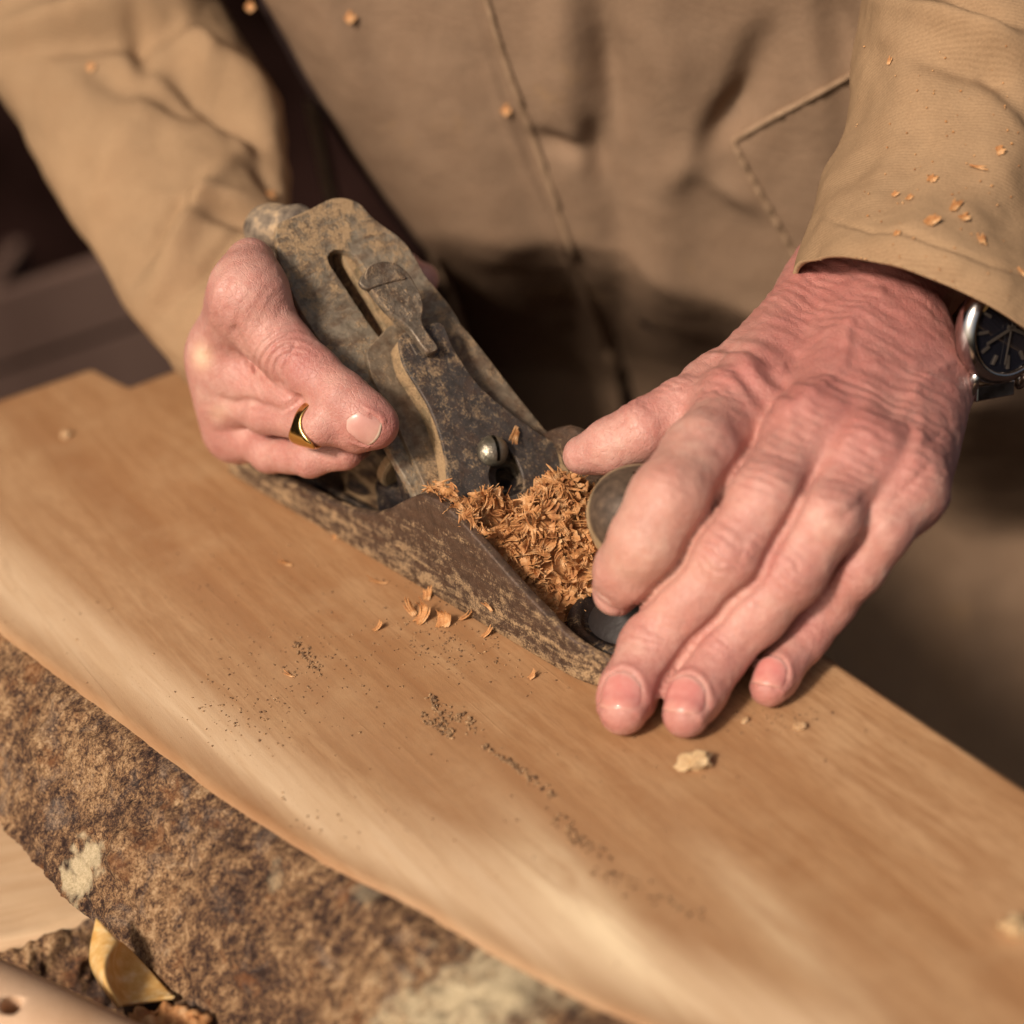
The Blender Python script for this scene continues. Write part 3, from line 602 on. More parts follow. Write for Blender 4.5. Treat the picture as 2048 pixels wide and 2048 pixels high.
# cam lever
lv = px([(722, 560), (727, 548), (742, 541), (762, 538), (785, 539), (803, 547), (815, 558), (826, 577), (838, 600), (843, 622), (840, 642), (846, 658), (860, 678), (874, 699), (866, 706), (853, 709), (840, 694), (826, 674), (815, 661), (800, 650), (778, 634), (756, 612), (738, 588), (725, 570)], hc+3.0)
smax = max(p[0] for p in lv)
lever = bplate('lever', cr(lv, 4), [], hc+1.2, hc+4.4, LEVM, .6, curve=lambda s, v: 4.*max(0, (s-smax+6.5)/6.5)**1.5+1.3*math.sin(max(0, min(1, (s-88)/30))*math.pi))
lip = px([(719, 566), (724, 550), (740, 541), (763, 537), (786, 538), (803, 546), (813, 557), (790, 562), (760, 570), (735, 578)], hc+6.2)
bplate('lever_lip', cr(lip, 4), [], hc+4.5, hc+6.4, LEVM, .55, par=lever)
# thumb lever pivot block
pp = px([(806, 668), (868, 650), (884, 688), (832, 712)], hc)
bplate('pivot_block', pp, [], hc-2.6, hc+.7, LEVC, .3)
# screw
def lathe(prof, n=48):
    V = [(r*math.cos(2*math.pi*k/n), r*math.sin(2*math.pi*k/n), z) for r, z in prof for k in range(n)]
    F = [(i*n+k, i*n+(k+1) % n, (i+1)*n+(k+1) % n, (i+1)*n+k) for i in range(len(prof)-1) for k in range(n)]
    return mesh(V, F)
sc_s, sc_v = bed(990, 897, hc+2.6)
bm = bmesh.new(); bm.from_mesh(lathe([(.0001, .0034), (.0012, .0033), (.0024, .0029), (.0036, .0021), (.0043, .0011), (.0046, 0), (.0046, -.0008), (.0030, -.0012), (.0030, -.008), (.0001, -.008)]))
me = bpy.data.meshes.new('screw'); bm.to_mesh(me); bm.free()
screw = link('screw', me, SCREW, pl)
screw.matrix_local = Matrix.Translation(Vector(bedpt(sc_s, sc_v, hc+.9)/1000)) @ Matrix.Rotation(math.radians(45), 4, 'Y') @ Matrix.Rotation(math.radians(-18), 4, 'Z') @ Matrix.Scale(1.18, 4)
cutme = box(-.006, .006, -.00055, .00055, .0016, .006); cut = bpy.data.objects.new('cut', cutme); COL.objects.link(cut); cut.parent = screw
bpy.context.view_layer.update()
bo = screw.modifiers.new('b', 'BOOLEAN'); bo.object = cut; bo.operation = 'DIFFERENCE'; bo.solver = 'EXACT'; bpy.context.view_layer.update()
me2 = bpy.data.meshes.new_from_object(screw.evaluated_get(bpy.context.evaluated_depsgraph_get())); screw.modifiers.clear(); screw.data = me2; bpy.data.objects.remove(cut)
# tote (rear handle)
fld = Field([(6, [(A([-40, 31, 8.]), 11, A([-92, 31, 8.]), 11, 6), (A([-42, 24, 10.]), 7, A([-80, 20, 9.]), 7, 6), (A([-80, 31, 14.]), 12, A([-92, 31, 50.]), 12, 6), (A([-92, 31, 50.]), 12, A([-112, 31, 84.]), 10, 6)])])
V, F = fld.mesh(1.6); F = fix_orient(V, F); link('tote', npmesh(V/1000, F), TOTE, pl)
hs = [side(x, y, 26) for x, y in [(548, 452), (585, 440), (545, 480)]]
fld = Field([(4, [(hs[0]+A([0, -4, 0]), 7.5, hs[1]+A([0, 2, -2]), 6.5, 5), (hs[0], 7, hs[2]+A([0, 4, -6]), 7, 5), (hs[2]+A([0, 4, -6]), 7, A([-112, 31, 84.]), 8, 5)])])
V, F = fld.mesh(1.0); F = fix_orient(V, F); m = Mat('dusty_horn'); g = m.noise(140, 5, .6)
HORN = m.out(color=m.ramp(g, [(.36, (.07, .052, .04)), (.5, (.20, .155, .11)), (.62, (.46, .33, .20))]), rough=.8, normal=m.bump(m.noise(600), .0005, .6))
link('tote_horn', npmesh(V/1000, F), HORN, pl)
# adjusting nut, a knurled disc behind the frog
ku = bpy.data.meshes.new('nut'); bm = bmesh.new(); n = 60; prof = [(.002, -.002), (.0088, -.002), (.0098, -.0015), (.0098, .0015), (.0088, .002), (.002, .002)]
vs = [[bm.verts.new((r*(1+.035*(k % 2)*(1 if .3 < i < 4.7 else 0))*math.cos(2*math.pi*k/n), r*(1+.035*(k % 2)*(1 if .3 < i < 4.7 else 0))*math.sin(2*math.pi*k/n), z)) for k in range(n)] for i, (r, z) in enumerate(prof)]
for i in range(len(prof)-1):
    for k in range(n): bm.faces.new((vs[i][k], vs[i][(k+1) % n], vs[i+1][(k+1) % n], vs[i+1][k]))
bm.to_mesh(ku); bm.free(); o = link('adjusting_nut', ku, DUSTY, pl, False)
q = side(806, 925, 20); o.location = q/1000; o.rotation_euler = (0, math.radians(-62), 0)
# knob
kc = side(1262, 985, 31)
KU, KV = 57., 31.
prof = cr([(.001, .0585), (.007, .0575), (.0120, .0545), (.0150, .0490), (.0156, .0440), (.0142, .0380), (.0115, .0320), (.0090, .027), (.0085, .021), (.011, .014), (.0155, .009), (.017, .006), (.017, .004)], 4, False)
o = link('knob', lathe([tuple(p) for p in prof[::-1]], 64), KNOB, pl); o.location = (KU/1000, KV/1000, 0)
o = link('knob_boss', lathe([(.0235, .003), (.0235, .0075), (.0225, .0088), (.0195, .0092), (.0190, .007), (.001, .007)]), BLACK, pl); o.location = (KU/1000, KV/1000, 0)
# ------------------------------------------------------------------ hands
def chain(pts, kin=4.):  # [(P_mm, r_mm)...]
    return [(A(a[0], float), a[1], A(b[0], float), b[1], kin) for a, b in zip(pts[:-1], pts[1:])]
def zp(px_, py_, z, rpx): P = Z(px_, py_, z)*1000; return (P, rpx*dep(P/1000)*1000/FPX)
def sp(px_, py_, v_, rpx): P = T(*side(px_, py_, v_))*1000; return (P, rpx*dep(P/1000)*1000/FPX)
def wp(px_, py_, d_, rpx): return (Wd(px_, py_, d_)*1000, rpx*d_/FPX)
R_thumb = [zp(1640, 640, 56, 88), zp(1430, 775, 58, 62), zp(1360, 822, 57, 55), zp(1290, 862, 54, 56), zp(1225, 890, 50, 50), zp(1166, 910, 46, 40)]
R_index = [zp(1475, 815, 60, 72), zp(1400, 905, 62, 74), zp(1338, 1000, 58, 80), zp(1292, 1085, 48, 75), zp(1257, 1138, 38, 68), zp(1236, 1182, 29, 50)]
R_mid = [zp(1610, 875, 60, 74), zp(1530, 995, 56, 72), zp(1458, 1108, 43, 78), zp(1383, 1195, 30, 74), zp(1310, 1290, 17, 68), zp(1260, 1385, 10, 60), zp(1247, 1422, 8.4, 50)]
R_ring = [zp(1715, 925, 56, 66), zp(1650, 1040, 50, 70), zp(1580, 1142, 37, 70), zp(1508, 1225, 26, 66), zp(1442, 1305, 16, 59), zp(1388, 1393, 9.5, 57), zp(1372, 1428, 8.3, 48)]
R_lit = [zp(1805, 975, 48, 61), zp(1760, 1060, 42, 61), zp(1712, 1135, 31, 58), zp(1655, 1205, 20, 54), zp(1605, 1275, 12, 49), zp(1552, 1352, 7.8, 45), zp(1540, 1375, 7, 39)]
wr = [zp(1660, 560, 62, 88), zp(1760, 610, 64, 100), zp(1822, 690, 58, 90)]
palm = []
for a, b, r1, r2 in ((wr[0], R_index[0], 84, 74), (wr[1], R_mid[0], 92, 72), (wr[1], R_ring[0], 92, 70), (wr[2], R_lit[0], 84, 66)):
    ka = dep(a[0]/1000)*1000/FPX; palm.append((a[0], r1*ka, b[0], r2*ka*.93, 12.))
# underside of the palm and the forearm inside the sleeve
palm += [(zp(1430, 960, 50, 10)[0], 11.5, zp(1490, 1010, 46, 10)[0], 11.5, 4.)]
palm += [(zp(1470, 850, 47, 10)[0], 12.5, zp(1600, 915, 45, 10)[0], 12.5, 10.), (zp(1590, 900, 45, 10)[0], 12., zp(1740, 965, 42, 10)[0], 11.5, 10.), (zp(1862, 790, 47, 10)[0], 13.0, zp(1815, 985, 44, 10)[0], 10.5, 12.)]
palm += [(zp(1640, 700, 44, 10)[0], 15., zp(1720, 860, 42, 10)[0], 14., 14.)]
fa = zp(1765, 605, 57, 10)[0]; palm += [(fa, 20., Wd(1990, 300, 640)*1000, 27., 14.), (zp(1700, 590, 60, 1)[0], 17., Wd(1900, 280, 640)*1000, 23., 14.)]
fing = []
for ch in (R_index, R_mid, R_ring, R_lit): fing.append((1.1, chain(ch, 3.)))
class Hand(Field): pass
FR = Field([(.8, f[1]) for f in fing]+[(9., palm+chain(R_thumb, 5.))])
L_thumb = [sp(507, 602, -10, 54), sp(534, 660, -10, 60), sp(574, 704, -9, 54), sp(626, 747, -7, 48), sp(684, 799, -5, 50), sp(730, 838, -2, 49), sp(754, 853, 0, 43)]
L_mid = [sp(454, 716, -12, 46), sp(500, 765, -14, 44), sp(590, 800, -12, 40), sp(650, 815, 2, 38), sp(660, 820, 20, 38)]
L_ring = [sp(455, 788, -14, 46), sp(530, 828, -16, 38), sp(640, 850, -14, 36), sp(715, 868, -4, 34), sp(735, 865, 14, 34)]
L_lit = [sp(480, 862, -12, 44), sp(540, 902, -14, 40), sp(620, 915, -12, 36), sp(690, 902, -4, 33), sp(720, 885, 12, 32)]
L_index = [sp(470, 600, 4, 60), sp(520, 560, 24, 55), sp(640, 560, 52, 40), sp(800, 545, 72, 36), sp(845, 560, 74, 33)]
Lw = [wp(525, 570, 748, 60), wp(512, 650, 748, 70), wp(510, 740, 748, 70)]
lp = []
for a, b, r1, r2 in ((Lw[0], L_thumb[0], 56, 50), (Lw[0], L_mid[0], 56, 46), (Lw[1], L_mid[0], 62, 46), (Lw[1], L_ring[0], 66, 48), (Lw[2], L_lit[0], 60, 46)):
    ka = .19; lp.append((a[0], r1*ka, b[0], r2*ka, 15.))
q1 = sp(500, 520, -2, 40); lp += [(q1[0], 7., L_thumb[0][0], 9., 12.), (sp(480, 585, -13, 10)[0], 8., sp(447, 690, -14, 10)[0], 8.3, 15.), (sp(455, 722, -14, 10)[0], 8., sp(458, 865, -14, 10)[0], 8.5, 10.)]
lp += [(Lw[1][0], 12., Wd(440, 520, 805)*1000, 15., 12.), (Wd(440, 520, 805)*1000, 15., Wd(300, 250, 830)*1000, 20., 12.)]
FL_ = Field([(.4, chain(L_mid, 3.)), (.4, chain(L_ring, 3.)), (.4, chain(L_lit, 3.)), (2., chain(L_index, 4.)), (7., lp), (3.2, chain(L_thumb, 5.))])
def view_n(P): q = (CAM-A(P)/1000); return q/np.linalg.norm(q)
def gauss(x, s): return np.exp(-(x/s)**2)
def finger_detail(V, N, D, RED, chain_, joints, dors, tip=True, big=1.):
    """creases over the joints; joints = list of (index, amp, half length)"""
    for ji, amp, hl in joints:
        c0 = A(chain_[ji][0]); rr = chain_[ji][1]
        a = A(chain_[min(ji+1, len(chain_)-1)][0])-A(chain_[ji-1][0]); a /= np.linalg.norm(a)
        n = dors-(dors@a)*a; n /= np.linalg.norm(n); b = np.cross(a, n)
        q = V-c0; x = q@a; y = q@b; z = q@n; m_ = (np.abs(x) < hl*2.6) & (np.linalg.norm(q, axis=1) < rr*1.9)
        x, y, z = x[m_], y[m_], z[m_]
        top = np.clip((N[m_]@n)*1.6, 0, 1)
        ph = x+.06*y*y/rr*np.sign(x)*1.2+nz(V[m_]/1000, 170, ji+3, 2)*2.0
        wv = np.cos(ph*2*math.pi/2.9); cre = -np.clip(-wv, 0, 1)**1.5
        D[m_] += amp*cre*gauss(x, hl)*top*gauss(y, rr*.85)+amp*.7*gauss(x, hl*1.1)*top*gauss(y, rr*.7)
        RED[m_] += .55*gauss(x, hl*1.2)*top*gauss(y, rr)
def line_d(V, pts, wid):
    d2 = np.full(len(V), 1e9)
    for a, b in zip(pts[:-1], pts[1:]):
        ab = b-a; t = np.clip(((V-a)@ab)/(ab@ab), 0, 1); d2 = np.minimum(d2, np.linalg.norm(V-a-t[:, None]*ab, axis=1))
    return np.exp(-(d2/wid)**2)
def lap(F, X, it, wgt=None):
    e = np.concatenate([F[:, [0, 1]], F[:, [1, 2]], F[:, [2, 3]], F[:, [3, 0]]]); cnt = np.bincount(e[:, 0], minlength=len(X)).astype(float)
    for _ in range(it):
        A_ = np.stack([np.bincount(e[:, 0], X[e[:, 1], k], minlength=len(X)) for k in range(3)], 1)/np.maximum(cnt, 1)[:, None]
        X = X+(A_-X)*(.6 if wgt is None else .6*wgt[:, None])
    return X
def norml(N): return N/np.maximum(np.linalg.norm(N, axis=1), 1e-9)[:, None]
CRE = None
def pxpy(V):
    q = V/1000-CAM; f = q@FW; return CX+FPX*(q@RT)/f, CY-FPX*(q@UP)/f
person = empty('person', (.12, .33, -.9), label='person in a tan work coat pushing a hand plane, seen from chest to hands', cat='person')
def to_person(o): o.parent = person; o.matrix_parent_inverse = Matrix.Translation(-person.location); return o
nails = []
def nail(fieldobj, c, a, n, L_, Wn, off=.22):
    """a curved nail plate resting on the fingertip; c root centre, a to the tip, n dorsal"""
    b = np.cross(a, n); nu, nv = 16, 14; V = []; TP = []
    for i in range(nu+1):
        for j in range(nv+1):
            u = i/nu; v_ = j/nv*2-1; wv = Wn*(.86+.14*math.sin(u*math.pi*.8)); le = L_*u
            # rounded root and free edge
            x = le*(1-.16*v_*v_*(1 if u > .5 else 0)*(u-.5)*2)+(.20*L_*v_*v_*(1-u)**1.5)
            V.append(c+a*x+b*v_*wv+n*9.); TP.append(u)
    P = A(V); dn = -n
    for _ in range(26):
        f = fieldobj.at(P); P = P+dn*np.clip(f, -1, 3.)[:, None]*.8
    edge = A([min(1, min(i, nu*9-i)/1.5)*min(1, min(j, nv-j)/2.) for i in range(nu+1) for j in range(nv+1)])
    P = P+n*(off*edge-.12*(1-edge))[:, None]+n*(np.clip(A(TP)-.9, 0, 1)*.3)[:, None]
    # thickness
    V = np.concatenate([P, P-n*.45]); m_ = len(P); nn = nv+1
    F = [(i*nn+j, (i+1)*nn+j, (i+1)*nn+j+1, i*nn+j+1) for i in range(nu) for j in range(nv)]; F += [(q[3]+m_, q[2]+m_, q[1]+m_, q[0]+m_) for q in F]
    rim = [j for j in range(nn)]+[i*nn+nv for i in range(1, nu+1)]+[nu*nn+j for j in range(nv-1, -1, -1)]+[i*nn for i in range(nu-1, 0, -1)]
    F += [(rim[k], rim[(k+1) % len(rim)], rim[(k+1) % len(rim)]+m_, rim[k]+m_) for k in range(len(rim))]
    me = mesh(V/1000, F); at = me.attributes.new('tipness', 'FLOAT', 'POINT'); at.data.foreach_set('value', A(TP+TP, dtype=np.float32))
    nails.append((c, a, n, L_, Wn)); return me
def nail_groove(V, N, D, RED):
    for c, a, n, L_, Wn in nails:
        b = np.cross(a, n); q = V-c; x = q@a; y = q@b; z = q@n; m_ = (np.abs(x-L_/2) < L_) & (np.abs(y) < Wn*1.7) & (N@n > .05) & (np.abs(z-2) < 5.5)
        r = np.sqrt(((x-L_*.52)/(L_*.56))**2+(y/(Wn*1.02))**2)+9*(~m_)
        D[m_] += (.50*np.exp(-((r-1.18)/.15)**2)*(x < L_*.9)-.30*(r < 1.02)*(x < L_*.95))[m_]
        D[m_] -= (.25*np.exp(-((r-1.03)/.05)**2)*(x < L_*.9))[m_]
        RED[m_] += (.30*np.exp(-((r-1.35)/.3)**2))[m_]
VS = []; FS = []; REDS = []; PALES = []; off = 0
# ---- hand on the knob
vn = view_n(R_mid[2][0])
def tipframe(ch, i0=-3, i1=-1, tilt=0.):
    a = A(ch[i1][0])-A(ch[i0][0]); a /= np.linalg.norm(a); return a
upz = A([0, 0, 1.])
for ch, Lf, Wf, dors, back in ((R_mid, 12.2, 6.5, A([-.16, .05, 1.]), 9.0), (R_ring, 12.2, 6.4, A([-.12, .10, 1.]), 9.0), (R_lit, 9.8, 5.2, A([-.22, -.1, 1.]), 7.0)):
    a = tipframe(ch); n = dors-(dors@a)*a; n /= np.linalg.norm(n); me = nail(Field([(1., chain(ch, 3.))]), A(ch[-1][0])-a*back*.90+n*2, a, n, Lf, Wf); to_person(link('fingernail', me, NAIL))
a = tipframe(R_index); n = view_n(R_index[-1][0])*.8-RT*.55-UP*.35; n = n-(n@a)*a; n /= np.linalg.norm(n)
me = nail(Field([(1., chain(R_index, 3.))]), A(R_index[-1][0])-a*3.5, a, n, 9.0, 5.4); to_person(link('fingernail', me, NAIL2))
V, F = FR.mesh(.7); F = fix_orient(V, F); N = smooth_n(V, F); N = norml(lap(F, N, 3)); CRE = np.zeros(len(V)); D = np.zeros(len(V)); RED = np.zeros(len(V)); PAL = np.zeros(len(V))
dz = A([-.15, -.25, 1.])
finger_detail(V, N, D, RED, R_mid, [(2, .85, 7.5), (4, .45, 4.)], dz)
finger_detail(V, N, D, RED, R_ring, [(2, .95, 7.), (4, .5, 4.)], dz)
finger_detail(V, N, D, RED, R_lit, [(2, .75, 5.5), (4, .4, 3.)], dz)
finger_detail(V, N, D, RED, R_index, [(2, .25, 7.), (0, .5, 9.)], dz)
finger_detail(V, N, D, RED, R_thumb, [(2, .4, 7.), (3, .5, 5.)], A([0, .4, 1.]))
up = np.clip(N@A([-.1, -.3, .95])*1.5, 0, 1)
for ch, wst, amp in ((R_index, wr[0], .9), (R_mid, wr[1], 1.3), (R_ring, wr[1], 1.2), (R_lit, wr[2], 1.1)):
    a, b = A(ch[0][0]), A(wst[0]); mid = a*.5+b*.5
    D += amp*line_d(V, [a+A([0, 0, 9]), mid+A([0, 0, 12]), b+A([0, 0, 14])], 6.0)*up*.8
    D += 1.5*line_d(V, [a+A([0, 0, 8]), a*.97+b*.03+A([0, 0, 8])], 8.5)*up
    RED += .5*line_d(V, [a+A([0, 0, 8]), a*.97+b*.03+A([0, 0, 8])], 9)*up
PXv, PYv = pxpy(V)
def vein(pts, amp, wid):
    """raised vein along a pixel path on the back of the hand"""
    global D
    d2 = np.full(len(V), 1e9)
    pts = [A(p, float) for p in pts]
    Q = np.stack([PXv, PYv], 1)
    for a, b in zip(pts[:-1], pts[1:]):
        ab = b-a; t = np.clip(((Q-a)@ab)/(ab@ab), 0, 1); d2 = np.minimum(d2, np.linalg.norm(Q-a-t[:, None]*ab, axis=1))
    D += amp*np.exp(-(d2/wid)**2)*up
vein(cr([(1760, 590), (1700, 650), (1690, 720), (1640, 780), (1580, 820)], 5, False), .8, 11)
vein(cr([(1900, 720), (1830, 780), (1790, 850), (1700, 880), (1640, 930)], 5, False), .5, 12)
vein(cr([(1830, 780), (1840, 860), (1810, 930), (1760, 960), (1660, 1020)], 5, False), .5, 12)
vein(cr([(1700, 650), (1620, 680), (1560, 740)], 5, False), .6, 10)
vein(cr([(1880, 870), (1800, 930), (1740, 990), (1690, 1030)], 5, False), -.4, 8)
vein(cr([(1860, 930), (1800, 990), (1745, 1050)], 5, False), -.5, 8)
def between(V, D, c1, c2, amp, wid, lim, k=3., far=True):
    """deepen the cleft where two neighbouring fingers meet"""
    f1 = Field([(1., chain(c1, k))]).at(V); f2 = Field([(1., chain(c2, k))]).at(V)
    g = np.exp(-((f1-f2)/wid)**2)*np.clip((lim-np.maximum(f1, f2))/lim*1.6, 0, 1)
    if far: mp = (A(c1[0][0])+A(c2[0][0]))/2; g *= np.clip((np.linalg.norm(V-mp, axis=1)-14)/14, 0, 1)
    D -= amp*g; CRE[:] = np.maximum(CRE, np.exp(-((f1-f2)/(wid*3))**2)*np.clip((lim-np.maximum(f1, f2))/lim*3, 0, 1))
between(V, D, R_mid, R_ring, 2.6, 1.9, 8.); between(V, D, R_ring, R_lit, 2.6, 1.9, 8.); between(V, D, R_index, R_mid, 2.4, 1.9, 8.)
# loose skin folds over the back of the thumb web, crescent shaped
r = np.hypot(PXv-1395, (PYv-880)*1.05); th = np.arctan2(PYv-880, PXv-1395)
D += .95*np.cos(r/23*2*math.pi*.5+nz(V/1000, 60, 3, 2)*2.2)*np.exp(-((r-185)/55)**2)*np.exp(-((th+.85)/.55)**2)*up
# long thin stretch lines across the back of the hand
ln = (-PXv*.38+PYv*.92); D += .17*np.cos(ln/2.9+nz(V/1000, 60, 16, 3)*4)*np.clip(nz(V/1000, 30, 12, 2)+.6, 0, 1)*up*np.clip((1080-PYv)/120, 0, 1)*np.clip((PXv-1400)/100, 0, 1)
D += .16*np.cos(ln/6.+nz(V/1000, 45, 6, 3)*5)*np.clip(nz(V/1000, 22, 11, 2)+.55, 0, 1)*up*np.clip((1060-PYv)/120, 0, 1)*np.clip((PXv-1380)/100, 0, 1)
D += .22*nz(V/1000, 220, 8, 3)+.45*nz(V/1000, 70, 9, 2)
RED += np.clip((1050-PYv)/400, 0, .85)*up*np.clip((PXv-1420)/150, 0, 1)
for ch in (R_mid, R_ring, R_lit): RED += .45*line_d(V, [A(ch[-2][0]), A(ch[-1][0])], 11)
RED += .35*line_d(V, [A(R_lit[4][0]), A(R_lit[3][0])], 9)
PAL += .35*line_d(V, [A(R_index[3][0]), A(R_index[2][0])], 13)+.25*line_d(V, [A(R_mid[4][0]), A(R_mid[3][0])], 8)
nail_groove(V, N, D, RED)
D -= CRE*(D > 0)*D*.8
V = lap(F, V+N*D[:, None], 5, CRE)
VS.append(V); FS.append(F); REDS.append(RED); PALES.append(PAL); off = len(V)
# ---- hand on the tote
nails.clear()
a = tipframe(L_thumb, -3, -1); vt = view_n(L_thumb[-2][0]); n = vt*1.0+A([-.35, -.25, -.25]); n = n-(n@a)*a; n /= np.linalg.norm(n)
me = nail(FL_, A(L_thumb[-1][0])-a*8.0, a, n, 11.6, 5.0); to_person(link('fingernail', me, NAIL2))
V, F = FL_.mesh(.6); F = fix_orient(V, F); N = smooth_n(V, F); N = norml(lap(F, N, 3)); CRE = np.zeros(len(V)); D = np.zeros(len(V)); RED = np.zeros(len(V)); PAL = np.zeros(len(V))
dl = view_n(L_thumb[3][0]); up = np.clip(N@dl*1.5, 0, 1); PXv, PYv = pxpy(V)
between(V, D, L_mid, L_ring, 1.3, 1.5, 5.); between(V, D, L_ring, L_lit, 1.5, 1.5, 5.)
finger_detail(V, N, D, RED, L_thumb, [(3, .28, 5.)], dl)
# onion-ring folds around the thumb joint
r = np.hypot(PXv-590, (PYv-742)); th = np.arctan2(PYv-742, PXv-590)
dth = np.minimum(np.abs(th+2.55), np.abs(th+2.55-2*math.pi)); dth = np.minimum(dth, np.abs(th+2.55+2*math.pi))
D += .42*np.cos(r/15.*2*math.pi+nz(V/1000, 60, 5, 2)*1.4)*np.exp(-((r-62)/34)**2)*np.exp(-(dth/1.35)**2)*up
RED += .35*np.exp(-(r/60)**2)*up
vein(cr([(470, 660), (500, 720), (545, 770), (600, 800)], 6, False), -.8, 8)
vein(cr([(432, 630), (450, 700), (500, 760)], 6, False), -.35, 6)
vein(cr([(440, 560), (420, 640), (412, 700)], 6, False), .6, 10)
vein(cr([(590, 690), (570, 730), (572, 770)], 6, False), -.55, 4)
vein(cr([(560, 705), (548, 740), (566, 775)], 6, False), -.45, 4)
ln = PXv*.9+PYv*.5; D += .07*np.cos(ln/4.5+nz(V/1000, 40, 2, 3)*5)*np.clip(nz(V/1000, 30, 4, 2)+.4, 0, 1)*up
D += .10*nz(V/1000, 240, 8, 3)+.25*nz(V/1000, 70, 9, 2)
PAL += .9*np.exp(-(((PXv-403)/20)**2+((PYv-712)/26)**2))*up+.35*np.exp(-(((PXv-436)/20)**2+((PYv-828)/20)**2))*up
RED += .8*np.exp(-(((PXv-547)/5)**2+((PYv-697)/9)**2))*up+.30*line_d(V, [A(L_thumb[-2][0]), A(L_thumb[-1][0])], 10)
RED += .25*np.clip((PYv-800)/80, 0, 1)
nail_groove(V, N, D, RED)
D -= CRE*(D > 0)*D*.8
V = lap(F, V+N*D[:, None], 5, CRE)
FS.append(F+off); VS.append(V); REDS.append(RED); PALES.append(PAL)
V = np.concatenate(VS)/1000; F = np.concatenate(FS)
me = npmesh(V, F)
for nm, dta in (('red', np.concatenate(REDS)), ('pale', np.concatenate(PALES))):
    at = me.attributes.new(nm, 'FLOAT', 'POINT'); at.data.foreach_set('value', np.clip(dta, 0, 1).astype(np.float32))
to_person(link('body', me, SKIN))
# ------------------------------------------------------------------ clothes
def apply_folds(V, N, folds, seed, amp=1., nf=1.):
    """folds: (px,py,angle_deg,len_px,wid_px,amp_mm) ridge (+) or crease (-)"""
    q = V-CAM; f = q@FW; X, Y = CX+FPX*(q@RT)/f, CY-FPX*(q@UP)/f
    vd = -q/np.linalg.norm(q, axis=1)[:, None]; up_ = np.clip((np.einsum('ij,ij->i', N, vd))*2, 0, 1); D = np.zeros(len(V))
    for fx_, fy_, an, le, wi, am in folds:
        ca, sa = math.cos(math.radians(an)), math.sin(math.radians(an)); dx, dy = X-fx_, Y-fy_
        u, v_ = dx*ca+dy*sa, -dx*sa+dy*ca; v_ = v_+.0006*u*u*(1 if am > 0 else -1)*.3
        D += am*np.exp(-(u/le)**2-(v_/wi)**2)
    D = D*up_*amp*1.5+nf*(nz(V, 16, seed, 3)*3.2+nz(V, 55, seed+1, 3)*1.1)
    return V+N*(D/1000)[:, None]
def sleeve(name, rings, folds, mat, nu=170, nth=150, seed=1, lin=.945, hem=None):
    """rings (cx,cy,depth, ax,ay,ad, bx,by,bd) in pixel/depth; first ring is the cuff"""
    R_ = cr([A(r, float) for r in rings], 12, False); L_ = len(R_)-1; V = []
    th = np.linspace(0, 2*math.pi, nth, endpoint=False); ins = 10
    seq = [(k/ins*.9, lin) for k in range(ins, 0, -1)]+[(0, lin+.04), (0, 1.0)]
    rowsp = []
    for t in np.linspace(.22*len(rings), .02, 12): rowsp.append((t/len(rings)*L_, lin))
    rowsp += [(0, lin+.02), (-.02, .97), (-.02, 1.0)]
    for t in np.linspace(0, L_, nu): rowsp.append((t, 1.0))
    for t, s_ in rowsp:
        t = min(max(t, 0), L_); i = min(int(t), L_-1); r = R_[i]*(1-(t-i))+R_[i+1]*(t-i)
        for a in th:
            c_, s2 = math.cos(a), math.sin(a); x = r[0]+s_*(r[3]*c_+r[6]*s2); y = r[1]+s_*(r[4]*c_+r[7]*s2); d_ = r[2]+s_*(r[5]*c_+r[8]*s2)
            V.append(Wd(x, y, d_))
    V = A(V); nr_ = len(rowsp); F = A([(i*nth+k, i*nth+(k+1) % nth, (i+1)*nth+(k+1) % nth, (i+1)*nth+k) for i in range(nr_-1) for k in range(nth)])
    N = smooth_n(V, F); o0 = 15*nth; cc = V[o0:].mean(0)
    # orient using outer part
    ctr = V[o0:].reshape(-1, nth, 3).mean(1, keepdims=True); rad = (V[o0:].reshape(-1, nth, 3)-ctr).reshape(-1, 3)
    if (rad*N[o0:]).sum() < 0: F = F[:, ::-1]; N = -N
    V2 = V.copy(); V2[o0:] = apply_folds(V[o0:], N[o0:], folds, seed)
    # cuff hem: carry the displacement of the first outer ring into the lip
    dlt = V2[o0:o0+nth]-V[o0:o0+nth]
    for k in range(3): V2[(12+k)*nth:(13+k)*nth] += dlt
    if hem:
        q = V2-CAM; f = q@FW; X, Y = CX+FPX*(q@RT)/f, CY-FPX*(q@UP)/f
    o = link(name, npmesh(V2, F), mat); to_person(o); return o, V2[o0:], N[o0:]
# arm on the right of the picture (near the lens)
rs, rsV, rsN = sleeve('sleeve', [
    (1845, 642, 626, -264, -96, 12, 8, -92, -40),
    (1869, 576, 627, -270, -80, 12, 10, -82, -42),
    (1900, 440, 640, -258, -60, 8, 12, -60, -40),
    (1935, 300, 648, -240, -42, 8, 12, -55, -44),
    (1965, 120, 656, -258, -40, 8, 10, -50, -48),
    (2010, -60, 668, -272, -40, 8, 10, -50, -50),
    (2080, -300, 690, -300, -40, 8, 10, -50, -50)],
    [(1830, 478, 15, 330, 5, -.7), (1950, 60, 15, 190, 26, 5.0), (1930, 130, 10, 150, 26, -2.6), (1790, 90, 60, 120, 40, 1.5), (1880, 250, -50, 160, 45, -1.6), (1780, 330, -60, 120, 30, 1.6), (1970, 30, 30, 120, 22, -3.0), (1850, 400, -70, 120, 40, 1.2), (1990, 350, -60, 150, 50, 1.5), (2020, 180, 55, 120, 25, -2.0)], CL, seed=2)
